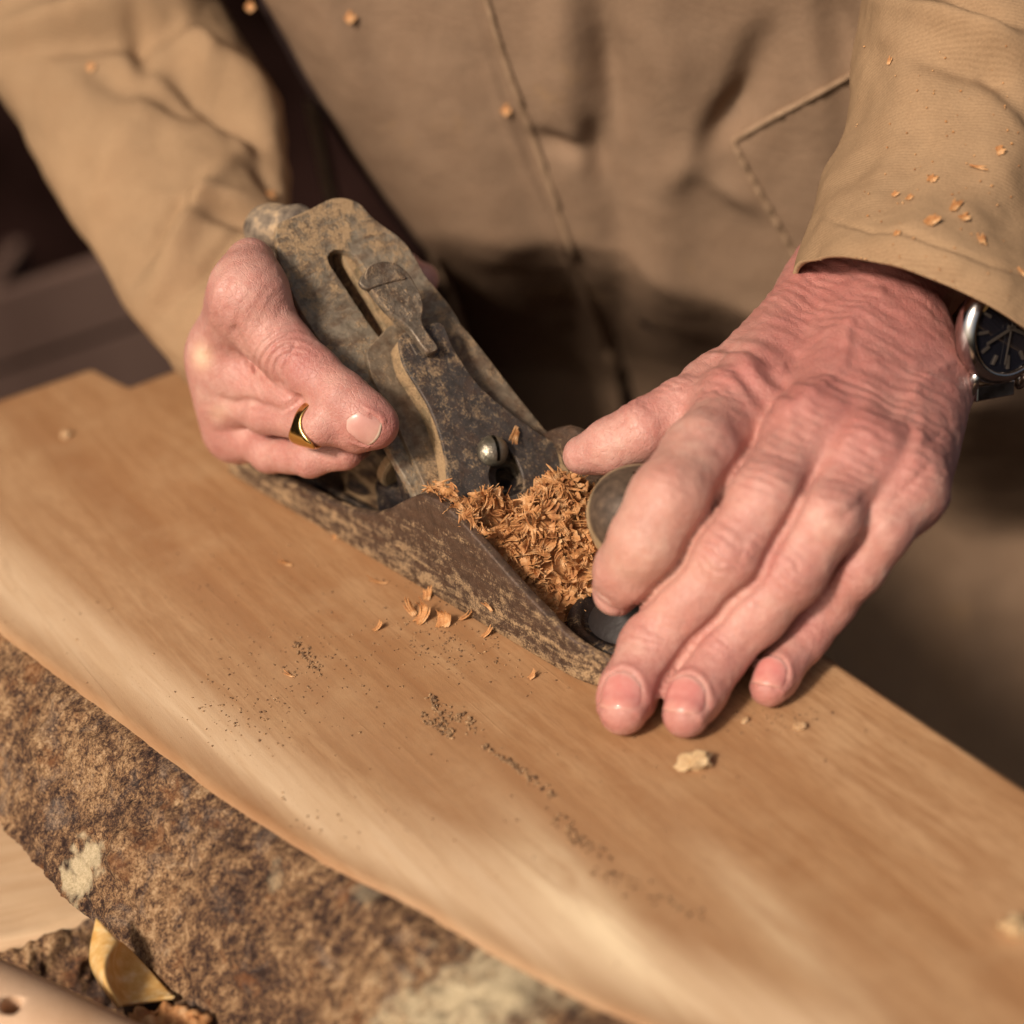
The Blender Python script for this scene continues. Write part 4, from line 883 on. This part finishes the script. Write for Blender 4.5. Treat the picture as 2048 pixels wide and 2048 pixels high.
# arm on the left of the picture
ls, lsV, lsN = sleeve('sleeve', [
    (462, 742, 772, -64, 34, 2, 14, 8, -22),
    (452, 690, 774, -92, 50, 2, 16, 10, -24),
    (432, 600, 780, -140, 70, 2, 20, 12, -28),
    (405, 490, 790, -183, 88, 2, 24, 14, -34),
    (350, 330, 806, -212, 98, 2, 26, 16, -38),
    (258, 150, 824, -220, 98, 0, 26, 18, -42),
    (150, -60, 845, -230, 96, 0, 26, 18, -44),
    (30, -320, 870, -240, 96, 0, 26, 18, -44)],
    [(440, 215, 35, 110, 22, -9.0), (470, 165, 35, 120, 26, 6.0), (400, 130, 75, 90, 26, 4.5), (345, 205, 20, 60, 18, -5.0), (280, 90, 80, 60, 22, -4), (520, 330, 55, 80, 24, -7.0), (500, 300, 60, 90, 22, 5.0), (380, 430, -55, 120, 26, 4.5), (345, 440, -55, 130, 20, -4), (460, 430, 10, 70, 18, -4.5), (430, 400, 0, 80, 18, 3.0),
     (250, 290, -60, 160, 40, 2.5), (200, 20, -12, 200, 30, 5.5), (230, 70, -8, 180, 26, -5.0), (330, 560, -60, 110, 26, 3.0), (430, 520, -50, 80, 16, -2.5), (220, 160, 30, 70, 30, -3.0)], CL, seed=5)
# seams near the cuffs as stitched ridges are left to the fold field; the coat front
Pc = A([-.03, .222, 0]); ncoat = A([-.42, -.88, -.20]); ncoat /= np.linalg.norm(ncoat)
lefts = ([-320, 0, 200, 400, 500, 600, 760, 1000, 1400, 2100], [410, 525, 640, 775, 850, 890, 940, 985, 1040, 1100])
rowsY = np.linspace(-320, 2060, 220); NCO = 230; V = []
for py in rowsY:
    lx = float(np.interp(py, *lefts)); 
    for k in range(10): V.append(Wd(lx+14-2*k*0, py, dep(hit(lx, py, Pc, ncoat))*1000+26+(9-k)*18+0))
    for j in range(NCO):
        x = lx+(2420-lx)*(j/(NCO-1))**1.25; t = min((x-lx)/150, 1); dd = 28*(1-math.sqrt(max(0, 1-(1-t)**2)))
        yb = float(np.interp(x, [800, 1150, 1300, 1600, 1900, 2100], [455, 480, 540, 660, 780, 810])); tt = min(max((py-yb)/280, 0), 1); dd += (140+50*min(max((x-1400)/300, 0), 1))*tt*tt*(3-2*tt)
        V.append(Wd(x, py, dep(hit(x, py, Pc, ncoat))*1000+dd))
V = A(V); nc = NCO+10; F = A([(i*nc+j, (i+1)*nc+j, (i+1)*nc+j+1, i*nc+j+1) for i in range(len(rowsY)-1) for j in range(nc-1)])
N = smooth_n(V, F); 
if (N@(CAM-V.mean(0))).mean() < 0: F = F[:, ::-1]; N = -N
cf = [(1215, 140, 82, 150, 34, -7.5), (1130, 130, 84, 170, 48, 5.0), (1190, 300, 80, 60, 22, -6), (1120, 290, 20, 50, 20, -5.0), (1440, 250, -52, 75, 30, -9.0), (1500, 160, -70, 110, 40, -7), (1395, 300, -50, 80, 36, 6.5), (1470, 380, 35, 70, 24, 3.5), (1340, 130, 70, 160, 50, 5.0),
      (1330, 560, 85, 250, 60, 4.0), (1240, 480, 85, 200, 40, -4.0), (1000, 420, 75, 250, 60, 3.0), (880, 200, 70, 250, 70, 3.5), (700, 120, 65, 200, 40, 4), (1050, 330, 68, 280, 8, 1.8), (1680, 60, 75, 120, 40, -5), (1640, 200, 80, 120, 40, 4), (1950, 900, 88, 250, 60, 5), (1820, 1050, 85, 300, 60, -5), (1930, 1250, 80, 200, 50, 5)]
V = apply_folds(V, N, cf, 9, .68, .4)
q = V-CAM; f = q@FW; X, Y = CX+FPX*(q@RT)/f, CY-FPX*(q@UP)/f
# opening of the coat below the last button: a narrow wedge where the cloth parts
def in_wedge(x, y):
    if y < 660: return False
    cx = 1228+(y-660)*.17; wdt = (y-660)*.10; return abs(x-cx-wdt*.3) < wdt
def below_hem(x, y): return x > 1500 and y > 1015+.22*(x-1640)+6*math.sin(x/37)
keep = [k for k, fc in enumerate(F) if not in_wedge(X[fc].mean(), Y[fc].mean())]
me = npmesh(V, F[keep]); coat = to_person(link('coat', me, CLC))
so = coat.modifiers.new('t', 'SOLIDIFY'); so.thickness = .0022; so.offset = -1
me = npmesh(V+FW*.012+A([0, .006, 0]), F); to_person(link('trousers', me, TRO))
def strip(pts, wid, mat, lift, name, parent, seg=10):
    """a raised seam or flap edge sewn on the coat along a pixel path"""
    P = cr([A(p, float) for p in pts], seg, False); V = []
    for i, p in enumerate(P):
        a = P[min(i+1, len(P)-1)]-P[max(i-1, 0)]; a /= np.linalg.norm(a); b = A([-a[1], a[0]])
        k = np.argmin((X-p[0])**2+(Y-p[1])**2); d0 = f[k]*1000
        for s_, l_ in ((-1, -.5), (-.8, lift), (0, lift*1.25), (.8, lift), (1, -.5)):
            q_ = p+b*s_*wid; V.append(Wd(q_[0], q_[1], d0-l_))
    F_ = [(i*5+k, (i+1)*5+k, (i+1)*5+k+1, i*5+k+1) for i in range(len(P)-1) for k in range(4)]
    o = link(name, mesh(V, F_), mat); o.parent = parent; o.matrix_parent_inverse = Matrix.Translation(-person.location); return o
def in_coat(o): o.parent = coat; o.matrix_parent_inverse = Matrix.Identity(4); return o
in_coat(strip([(960, -60), (985, 40), (1020, 150), (1065, 270), (1110, 400), (1150, 520), (1195, 640), (1225, 720)], 7, SEAM, 1.3, 'front_seam', coat))
in_coat(strip([(1465, 282), (1540, 238), (1620, 196), (1720, 140)], 6, SEAM, 1.4, 'pocket_edge', coat))
in_coat(strip([(1465, 282), (1500, 350), (1545, 430), (1590, 510), (1640, 600)], 6, SEAM, 1.4, 'pocket_edge', coat))
# pale tie strip seen in the dark gap between arm and coat
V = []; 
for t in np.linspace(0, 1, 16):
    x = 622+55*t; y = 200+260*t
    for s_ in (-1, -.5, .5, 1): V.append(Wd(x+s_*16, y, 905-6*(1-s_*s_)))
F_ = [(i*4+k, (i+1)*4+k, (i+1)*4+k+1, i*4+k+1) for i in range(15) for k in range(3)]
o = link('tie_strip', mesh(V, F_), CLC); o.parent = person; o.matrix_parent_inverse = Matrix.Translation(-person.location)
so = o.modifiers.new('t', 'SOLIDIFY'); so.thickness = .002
# ------------------------------------------------------------------ gold ring
rc, ra = A(L_ring[2][0]), A(L_ring[2][0])-A(L_ring[1][0]); ra /= np.linalg.norm(ra)
Pm = A(L_ring[1][0])*.10+A(L_ring[2][0])*.90; rr = (L_ring[1][1]*.1+L_ring[2][1]*.9)+.7
vv_ = view_n(Pm); e_up = A([0, 0, 1.])-ra*ra[2]; e_up /= np.linalg.norm(e_up); e_v = np.cross(ra, e_up)
if e_v@vv_ < 0: e_v = -e_v
V = []; nt_ = 96; ncs = 12; face_a = math.radians(-28)
for k in range(nt_):
    a = 2*math.pi*k/nt_; d_ = math.atan2(math.sin(a-face_a), math.cos(a-face_a)); wdt = 1.9+4.6*math.exp(-(d_/.60)**2); th = .75+1.0*math.exp(-(d_/.75)**2)
    rad = e_v*math.cos(a)+e_up*math.sin(a)
    for c_ in range(ncs):
        b = 2*math.pi*c_/ncs; V.append(Pm+rad*(rr+th*(.5+.5*math.copysign(abs(math.cos(b))**.6, math.cos(b))))+ra*wdt*math.copysign(abs(math.sin(b))**.7, math.sin(b)))
F_ = [(k*ncs+c_, k*ncs+(c_+1) % ncs, ((k+1) % nt_)*ncs+(c_+1) % ncs, ((k+1) % nt_)*ncs+c_) for k in range(nt_) for c_ in range(ncs)]
V = A(V)/1000; o = link('signet_ring', mesh(V-Pm/1000, F_), GOLD); o.location = Pm/1000; prop(o, 'gold signet ring worn on the hand gripping the rear handle', 'ring')
# ------------------------------------------------------------------ wristwatch
wc = Wd(2018, 656, 604)
x12 = (-.25*RT+.968*UP); xl = (-.968*RT-.25*UP); nw = -ray(2022, 668); nw /= np.linalg.norm(nw)
nw = nw+RT*.72-UP*.10; nw /= np.linalg.norm(nw); x12 = x12-(x12@nw)*nw; x12 /= np.linalg.norm(x12); xl = np.cross(nw, x12)
if xl@RT > 0: xl = -xl
Mw = Matrix.Identity(4)
e_x = np.cross(x12, nw)
for i in range(3): Mw[i][0], Mw[i][1], Mw[i][2], Mw[i][3] = e_x[i], x12[i], nw[i], wc[i]
watch = bpy.data.objects.new('wristwatch', None); COL.objects.link(watch); watch.matrix_world = Mw @ Matrix.Scale(.87, 4); prop(watch, 'steel wristwatch with black dial half hidden under the tan cuff', 'wristwatch')
link('case', lathe([(.001, -.0075), (.0165, -.0075), (.0188, -.006), (.0195, -.003), (.0193, -.0005), (.0182, .0008), (.0170, .0018), (.0158, .0020), (.0153, .0012), (.0151, .0004)], 72), WST, watch)
link('dial', lathe([(.0151, .0002), (.0001, .0002)], 64), DIAL, watch)
for k in range(12):
    a = 2*math.pi*k/12; L_ = .0034 if k % 3 else .0046
    o = link('hour_marker', box(-.0005, .0005, -L_/2, L_/2, .0003, .0009), MARK, watch, False); o.location = (.0118*math.sin(a), .0118*math.cos(a), 0); o.rotation_euler = (0, 0, -a)
for nm, L_, a, wd_ in (('hour_hand', .0075, 2.0, .0006), ('minute_hand', .0112, 4.35, .0005), ('second_hand', .0125, 3.3, .0002)):
    o = link(nm, box(-wd_, wd_, -.002, L_, .0012, .0015), MARK, watch, False); o.rotation_euler = (0, 0, -a)
for sx in (-1, 1):
    for sy in (-1, 1):
        bm = bmesh.new(); bmesh.ops.create_uvsphere(bm, u_segments=16, v_segments=10, radius=1); 
        for v_ in bm.verts: v_.co = Vector((v_.co.x*.0024, v_.co.y*.006, v_.co.z*.0032))
        me = bpy.data.meshes.new('lug'); bm.to_mesh(me); bm.free(); o = link('lug', me, WST, watch); o.location = (sx*.0115, sy*.0185, -.0045); o.rotation_euler = (sy*-.45, 0, 0)
# bracelet links curving round the wrist both ways
lk = None
for sy in (-1, 1):
    for i in range(8 if sy > 0 else 1):
        a = (.38 if sy > 0 else .62)*i; y = .0225+.019*math.sin(a); z = -.006-.019*(1-math.cos(a))-.001*i
        if lk is None:
            o0 = link('link', box(-.0085, .0085, -.0029, .0029, -.0013, .0013), WST, watch, False); b_ = o0.modifiers.new('b', 'BEVEL'); b_.width = .0006; b_.segments = 2; lk = o0; o = o0
        else: o = lk.copy(); COL.objects.link(o); o.parent = watch
        o.location = (0, sy*y, z); o.rotation_euler = (-sy*a*.95, 0, 0)
# ------------------------------------------------------------------ shavings
def rot_rand():
    q = rng.normal(size=4); q /= np.linalg.norm(q); w_, x, y, z = q
    return A([[1-2*(y*y+z*z), 2*(x*y-z*w_), 2*(x*z+y*w_)], [2*(x*y+z*w_), 1-2*(x*x+z*z), 2*(y*z-x*w_)], [2*(x*z-y*w_), 2*(y*z+x*w_), 1-2*(x*x+y*y)]])
def flake(L_, Wd_, curl, nf=4, seg=6, splay=.25):
    """a torn shaving: a few fibres side by side, curled together, frayed at the ends (mm)"""
    Vs, Fs = [], []
    for k in range(nf):
        y0 = (k-(nf-1)/2)*Wd_/nf; l0 = rng.uniform(0, .18)*L_; l1 = L_*rng.uniform(.72, 1.05); an = (k-(nf-1)/2)*splay*rng.uniform(.4, 1.2)/max(nf-1, 1)*2; hw = Wd_/nf*.78; zz0 = rng.uniform(-.12, .12); cu_ = curl*rng.uniform(.8, 1.25); base = len(Vs)
        for i in range(seg+1):
            t = i/seg; s_ = l0+(l1-l0)*t; a = cu_*s_/L_
            x, z = (math.sin(a)/cu_*L_, (1-math.cos(a))/cu_*L_) if abs(cu_) > .05 else (s_, 0)
            tp = hw*(1-.7*max(0, t-.75)/.25)*(1 if t > .05 else .6); y = y0+math.tan(an)*max(0, s_-L_*.35)
            nx_, nz_ = -math.sin(a), math.cos(a)
            for dy, dz_ in ((-tp, 0), (0, .18), (tp, 0), (0, -.12)): Vs.append((x+nx_*(dz_+zz0), y+dy, z+nz_*(dz_+zz0)))
        for i in range(seg):
            b = base+i*4
            for j in range(4): Fs.append((b+j, b+(j+1) % 4, b+4+(j+1) % 4, b+4+j))
        Fs.append((base+3, base+2, base+1, base)); e_ = base+seg*4; Fs.append((e_, e_+1, e_+2, e_+3))
    return A(Vs), Fs
def join(lst):
    V, F, o = [], [], 0
    for v_, f_2 in lst: V.append(v_); F += [tuple(x+o for x in g_) for g_ in f_2]; o += len(v_)
    return np.concatenate(V), F
# mound in the throat between lever cap and knob, local tool mm
def mound(u, v):
    base = 33*math.exp(-((u-12)/17)**2)*math.exp(-((v-28)/34)**2)
    base = max(base, 32*math.exp(-((u-6)/14)**2)*math.exp(-((v-40)/24)**2), 36*math.exp(-((u-2)/11)**2)*math.exp(-((v-16)/15)**2), 20*math.exp(-((u-26)/12)**2)*math.exp(-((v-38)/22)**2))
    return 3+base
lst = []
us_ = np.linspace(-8, 44, 40); vs_ = np.linspace(4, 59, 40)
Vm = A([T(u, v_, min(mound(u, v_)-3.0, 40)) for u in us_ for v_ in vs_])
Fm = [(i*40+j, (i+1)*40+j, (i+1)*40+j+1, i*40+j+1) for i in range(39) for j in range(39)]
heap_core = (Vm*1000, Fm)
for _ in range(1250):
    u, v_ = rng.uniform(-6, 40), rng.uniform(4, 59); h_ = mound(u, v_)
    if h_ < 7 and rng.random() < .7: continue
    if rng.random() < .5 and u > 30: continue
    V_, F_ = flake(rng.uniform(3.8, 10.), rng.uniform(1.4, 3.8), rng.uniform(-2.4, 2.4), nf=int(rng.integers(2, 6)), seg=5, splay=rng.uniform(.1, .7))
    V_ = V_@rot_rand().T; c_ = T(u, v_, h_-rng.uniform(0, 3.2))*1000
    lst.append((V_-V_.mean(0)+c_, F_))
for _ in range(45):  # the spill over the near cheek
    p = (rng.uniform(800, 930), 0); q_ = T(-14+rng.uniform(0, 30), rng.uniform(0, 9), 0); u = loc(q_)[0]
    V_, F_ = flake(rng.uniform(3, 8), rng.uniform(1, 2.6), rng.uniform(-2, 2), nf=4, seg=5, splay=.5); V_ = V_@rot_rand().T
    lst.append((V_-V_.mean(0)+T(u, rng.uniform(1, 8), hgt(u)+rng.uniform(0, 1.2))*1000, F_))
V_, F_ = join([heap_core]+lst); o = link('wood_shavings', mesh(V_/1000, F_), CHIP, smooth=False)
prop(o, 'heap of orange brown wood shavings in the mouth of the plane', 'shavings', kind='stuff')
def one_flake(pt, n, L_, Wd_, curl, ang, nf, label, group=None, name='wood_shaving', mat=CHIP, cat='wood shaving', tilt=.15, splay=.16):
    V_, F_ = flake(L_, Wd_, curl, nf=nf, seg=7, splay=splay); n = A(n)/np.linalg.norm(n); V_ = V_-V_.mean(0); 
    ca, sa = math.cos(ang), math.sin(ang); V_ = V_@A([[ca, sa, 0], [-sa, ca, 0], [0, 0, 1]])
    x_ = np.cross(A([0, 1., 0]), n); x_ /= np.linalg.norm(x_); y_ = np.cross(n, x_); B_ = np.stack([x_, y_, n], 1); V_ = V_@B_.T
    zmin = (V_@n).min(); V_ = V_-n*(zmin-.0)
    o = link(name, mesh(V_/1000, F_), mat, smooth=False); o.location = pt; return prop(o, label, cat, group)
for (x, y, L_, w2, cu_, an, nf, lb_) in [
    (845, 1240, 10, 4.0, 2.2, .5, 6, 'largest curled loose shaving lying on the board beside the plane'),
    (822, 1225, 8, 2.4, 1.5, 2.0, 4, 'loose shaving between two others on the board beside the plane'),
    (888, 1250, 9, 4.5, 2.6, .9, 6, 'bright frayed shaving nearest the lens of the cluster by the plane'),
    (935, 1238, 8, 2.0, 1.2, -.2, 4, 'thin shaving caught against the foot of the plane side'),
    (855, 1195, 6, 2.2, 1.6, 1.2, 4, 'small torn shaving touching the side of the plane above the cluster'),
    (757, 1258, 4.5, 1.6, 1.2, .3, 3, 'tiny orange shaving alone left of the cluster'),
    (572, 1130, 7, 1.8, .9, 2.6, 3, 'faint pale shaving on the board left of the plane'),
    (755, 1168, 8, 1.0, .8, 2.9, 2, 'slender splinter on the board under the plane side'),
    (672, 1075, 5, 1.6, 1.5, 1.0, 3, 'small pale curl against the rear part of the plane side'),
    (578, 1352, 5, 1.0, .6, 2.4, 2, 'single dark orange splinter in the open middle of the board'),
    (1065, 1355, 4, 2.0, 1.2, .2, 4, 'lone bright shaving on the board near the toe of the plane'),
    (975, 1270, 6, 2, 1.2, .3, 4, 'flat shaving on the board touching the front half of the plane side')]:
    one_flake(Z(x, y, .2), (0, 0, 1), L_, w2, cu_, an, nf, lb_, 'loose shavings on the board')
one_flake(T(*bedpt(*bed(1030, 872, hc+1.5), hc+.6)), nbed, 9.5, 2.4, .6, -1.9, 5, 'orange shaving lying on the lever cap beside the screw')
one_flake(T(20, -1.2, 11), -tv, 5, 1.3, .6, .8, 3, 'orange splinter stuck to the dusty side of the plane')
one_flake(Z(1265, 1238, 10), (0, 0, 1), 12, 6, 1.5, .9, 3, 'pale wood piece wedged between the index and middle fingers', mat=CURL, cat='wood piece')
def lump(r, seed, amp=.45, sub=3):
    bm = bmesh.new(); bmesh.ops.create_icosphere(bm, subdivisions=sub, radius=r)
    for v_ in bm.verts: v_.co *= 1+amp*mnoise.fractal(v_.co/r*1.1+Vector((seed, 3, 1)), 1, 2, 3); v_.co.z *= .75
    me = bpy.data.meshes.new('l'); bm.to_mesh(me); bm.free(); return me
o = link('wood_crumb', lump(.0035, 3, .8), LUMP, smooth=False); o.location = Z(1392, 1522, 2.5); o.scale = (1.3, .9, .9); prop(o, 'large pale crumb of wood on the board below the fingertips', 'wood crumb')
for i, (x, y, r, lb_) in enumerate([(1600, 1452, 1.8, 'small crumb right of the little fingertip on the board'), (2030, 1855, 3.5, 'blurred pale crumb at the right edge of the board'), (130, 868, 2.2, 'blurred crumb alone on the far left part of the board'), (1490, 1440, 1.2, 'tiny crumb just below the little fingertip')]):
    o = link('wood_crumb', lump(r/1000, i+9), CRUMB if i != 1 else LUMP, smooth=False); o.location = Z(x, y, r*.5); prop(o, lb_, 'wood crumb')
# fine sawdust grains on the board
spots = [((620, 1330), (90, 40), 150), ((480, 1420), (60, 30), 120), ((930, 1290), (60, 26), 110), ((1000, 1330), (70, 24), 60), ((560, 1480), (40, 20), 20), ((560, 1600), (12, 8), 8), ((800, 1500), (200, 100), 60), ((540, 1170), (300, 100), 90), ((640, 1665), (60, 22), 30), ((880, 1180), (50, 16), 80), ((1250, 1600), (300, 150), 50), ((300, 1150), (200, 90), 30), ((860, 1270), (60, 22), 90), ((1540, 1440), (50, 16), 70)]
paths = [((862, 1395), (902, 1480), 60, 4), ((880, 1420), (960, 1460), 50, 10), ((965, 1495), (1040, 1540), 45, 4), ((1040, 1540), (1115, 1600), 35, 5), ((1100, 1630), (1210, 1720), 50, 10), ((850, 1440), (905, 1470), 40, 9), ((1200, 1740), (1390, 1830), 40, 14), ((590, 1280), (640, 1345), 40, 7)]
gp = []
for (cx, cy), (sx, sy), n_ in spots:
    for _ in range(n_): gp.append((rng.normal(cx, sx), rng.normal(cy, sy), rng.uniform(.10, .42)))
for a, b, n_, sp_ in paths:
    for _ in range(n_): t = rng.random(); gp.append((a[0]+(b[0]-a[0])*t+rng.normal(0, sp_), a[1]+(b[1]-a[1])*t+rng.normal(0, sp_*.6), rng.uniform(.25, .75)))
proto = []
for s_ in range(5):
    mm_ = lump(1., s_*2.3, .6, 1); proto.append((A([v_.co[:] for v_ in mm_.vertices]), [tuple(p.vertices) for p in mm_.polygons]))
lst = []
for x, y, r in gp:
    P = Z(x, y, 0)*1000; b_ = toB(P/1000)
    if b_[1] > ctop(b_[0])-4 or b_[1] < 1: continue
    u, v_, _w = loc(P/1000)
    if -160 < u < 90 and 0 < v_ < 63: continue
    pv, pf = proto[int(rng.integers(5))]; lst.append((pv*r*A([rng.uniform(.8, 1.8), rng.uniform(.8, 1.4), .8])@rot_rand().T+P+A([0, 0, r*.35]), pf))
V_, F_ = join(lst); prop(link('sawdust', mesh(V_/1000, F_), GRAIN), 'fine brown sawdust grains scattered over the planed board', 'sawdust', kind='stuff')
# chips resting on the clothes
def on_cloth(V, N, x, y):
    q = V-CAM; f_z = q@FW; Xs, Ys = CX+FPX*(q@RT)/f_z, CY-FPX*(q@UP)/f_z; vis = np.einsum('ij,ij->i', N, -q) > 0
    k = np.argmin(np.where(vis, (Xs-x)**2+(Ys-y)**2, 1e9)); return V[k]+N[k]*.0004, N[k]
for x, y, L_, w2, an, lb_ in [
    (1865, 445, 5.0, 3.2, .5, 'largest orange chip on the cuff sleeve, left of the row'), (1910, 415, 5.5, 2.0, .9, 'long orange chip in the middle of the sleeve above the watch'), (1932, 438, 3.6, 2.6, .2, 'squarish orange chip right of the long chip on the sleeve'),
    (1957, 485, 4.2, 2.2, 1.7, 'upright orange chip low on the sleeve above the watch'), (1955, 338, 7.5, .8, -.6, 'thin straw-like splinter on the right sleeve'), (2003, 302, 3.2, 2.4, .1, 'reddish chip high on the right sleeve near the picture edge'),
    (1866, 363, 3.0, 2.4, .7, 'pale chip above the long chip on the sleeve'), (1788, 389, 2.2, 1.8, .3, 'small dark orange chip left on the sleeve'), (1792, 468, 2.2, 1.6, .9, 'small pale chip near the cuff edge left of the watch'), (1781, 123, 3.0, 1.6, .2, 'pale chip near the top of the right sleeve'),
    (2037, 545, 5.0, 1.2, -.9, 'pale curved sliver at the cuff near the picture edge'), (1815, 398, 2.6, 1.6, .5, 'faint orange chip between the small chips on the sleeve')]:
    P, n = on_cloth(rsV, rsN, x, y); one_flake(P, n, L_, w2, .5, an, 4, lb_, 'wood chips on the sleeve', 'wood_chip', CHIP, 'wood chip', splay=.2)
P = Wd(1958, 618, 598); one_flake(P, nw, 5.2, 3.0, .6, 1.5, 4, 'honey coloured chip stuck on the watch bezel', None, 'wood_chip', CURL, 'wood chip', splay=.1)
lst = []
for _ in range(90):
    x, y = rng.uniform(1700, 2040), rng.uniform(90, 600); P, n = on_cloth(rsV, rsN, x, y)
    pv, pf = proto[int(rng.integers(5))]; lst.append((pv*rng.uniform(.15, .42)@rot_rand().T+P*1000, pf))
V_, F_ = join(lst); prop(link('sleeve_sawdust', mesh(V_/1000, F_), CHIP), 'tiny sawdust specks on the sleeve above the watch', 'sawdust', kind='stuff')
cN = N
for x, y, lb_ in [(700, 37, 'orange chip on the coat chest near the top left'), (1012, 222, 'reddish chip on the coat front beside the seam'), (500, 15, 'orange chip in the gap between coat and left sleeve')]:
    k = np.argmin((X-x)**2+(Y-y)**2); one_flake(V[k] if False else Wd(x, y, f[k]*1000-.4), -FW, 4.5, 3.0, .5, .6, 4, lb_, 'wood chips on the coat', 'wood_chip', CHIP, 'wood chip', splay=.2)
for x, y, lb_ in [(187, 140, 'dark orange chip on the upper left sleeve'), (540, 392, 'orange chip low on the left sleeve near the plane')]:
    P, n = on_cloth(lsV, lsN, x, y); one_flake(P, n, 4., 3., .5, .4, 4, lb_, 'wood chips on the left sleeve', 'wood_chip', CHIP, 'wood chip', splay=.2)
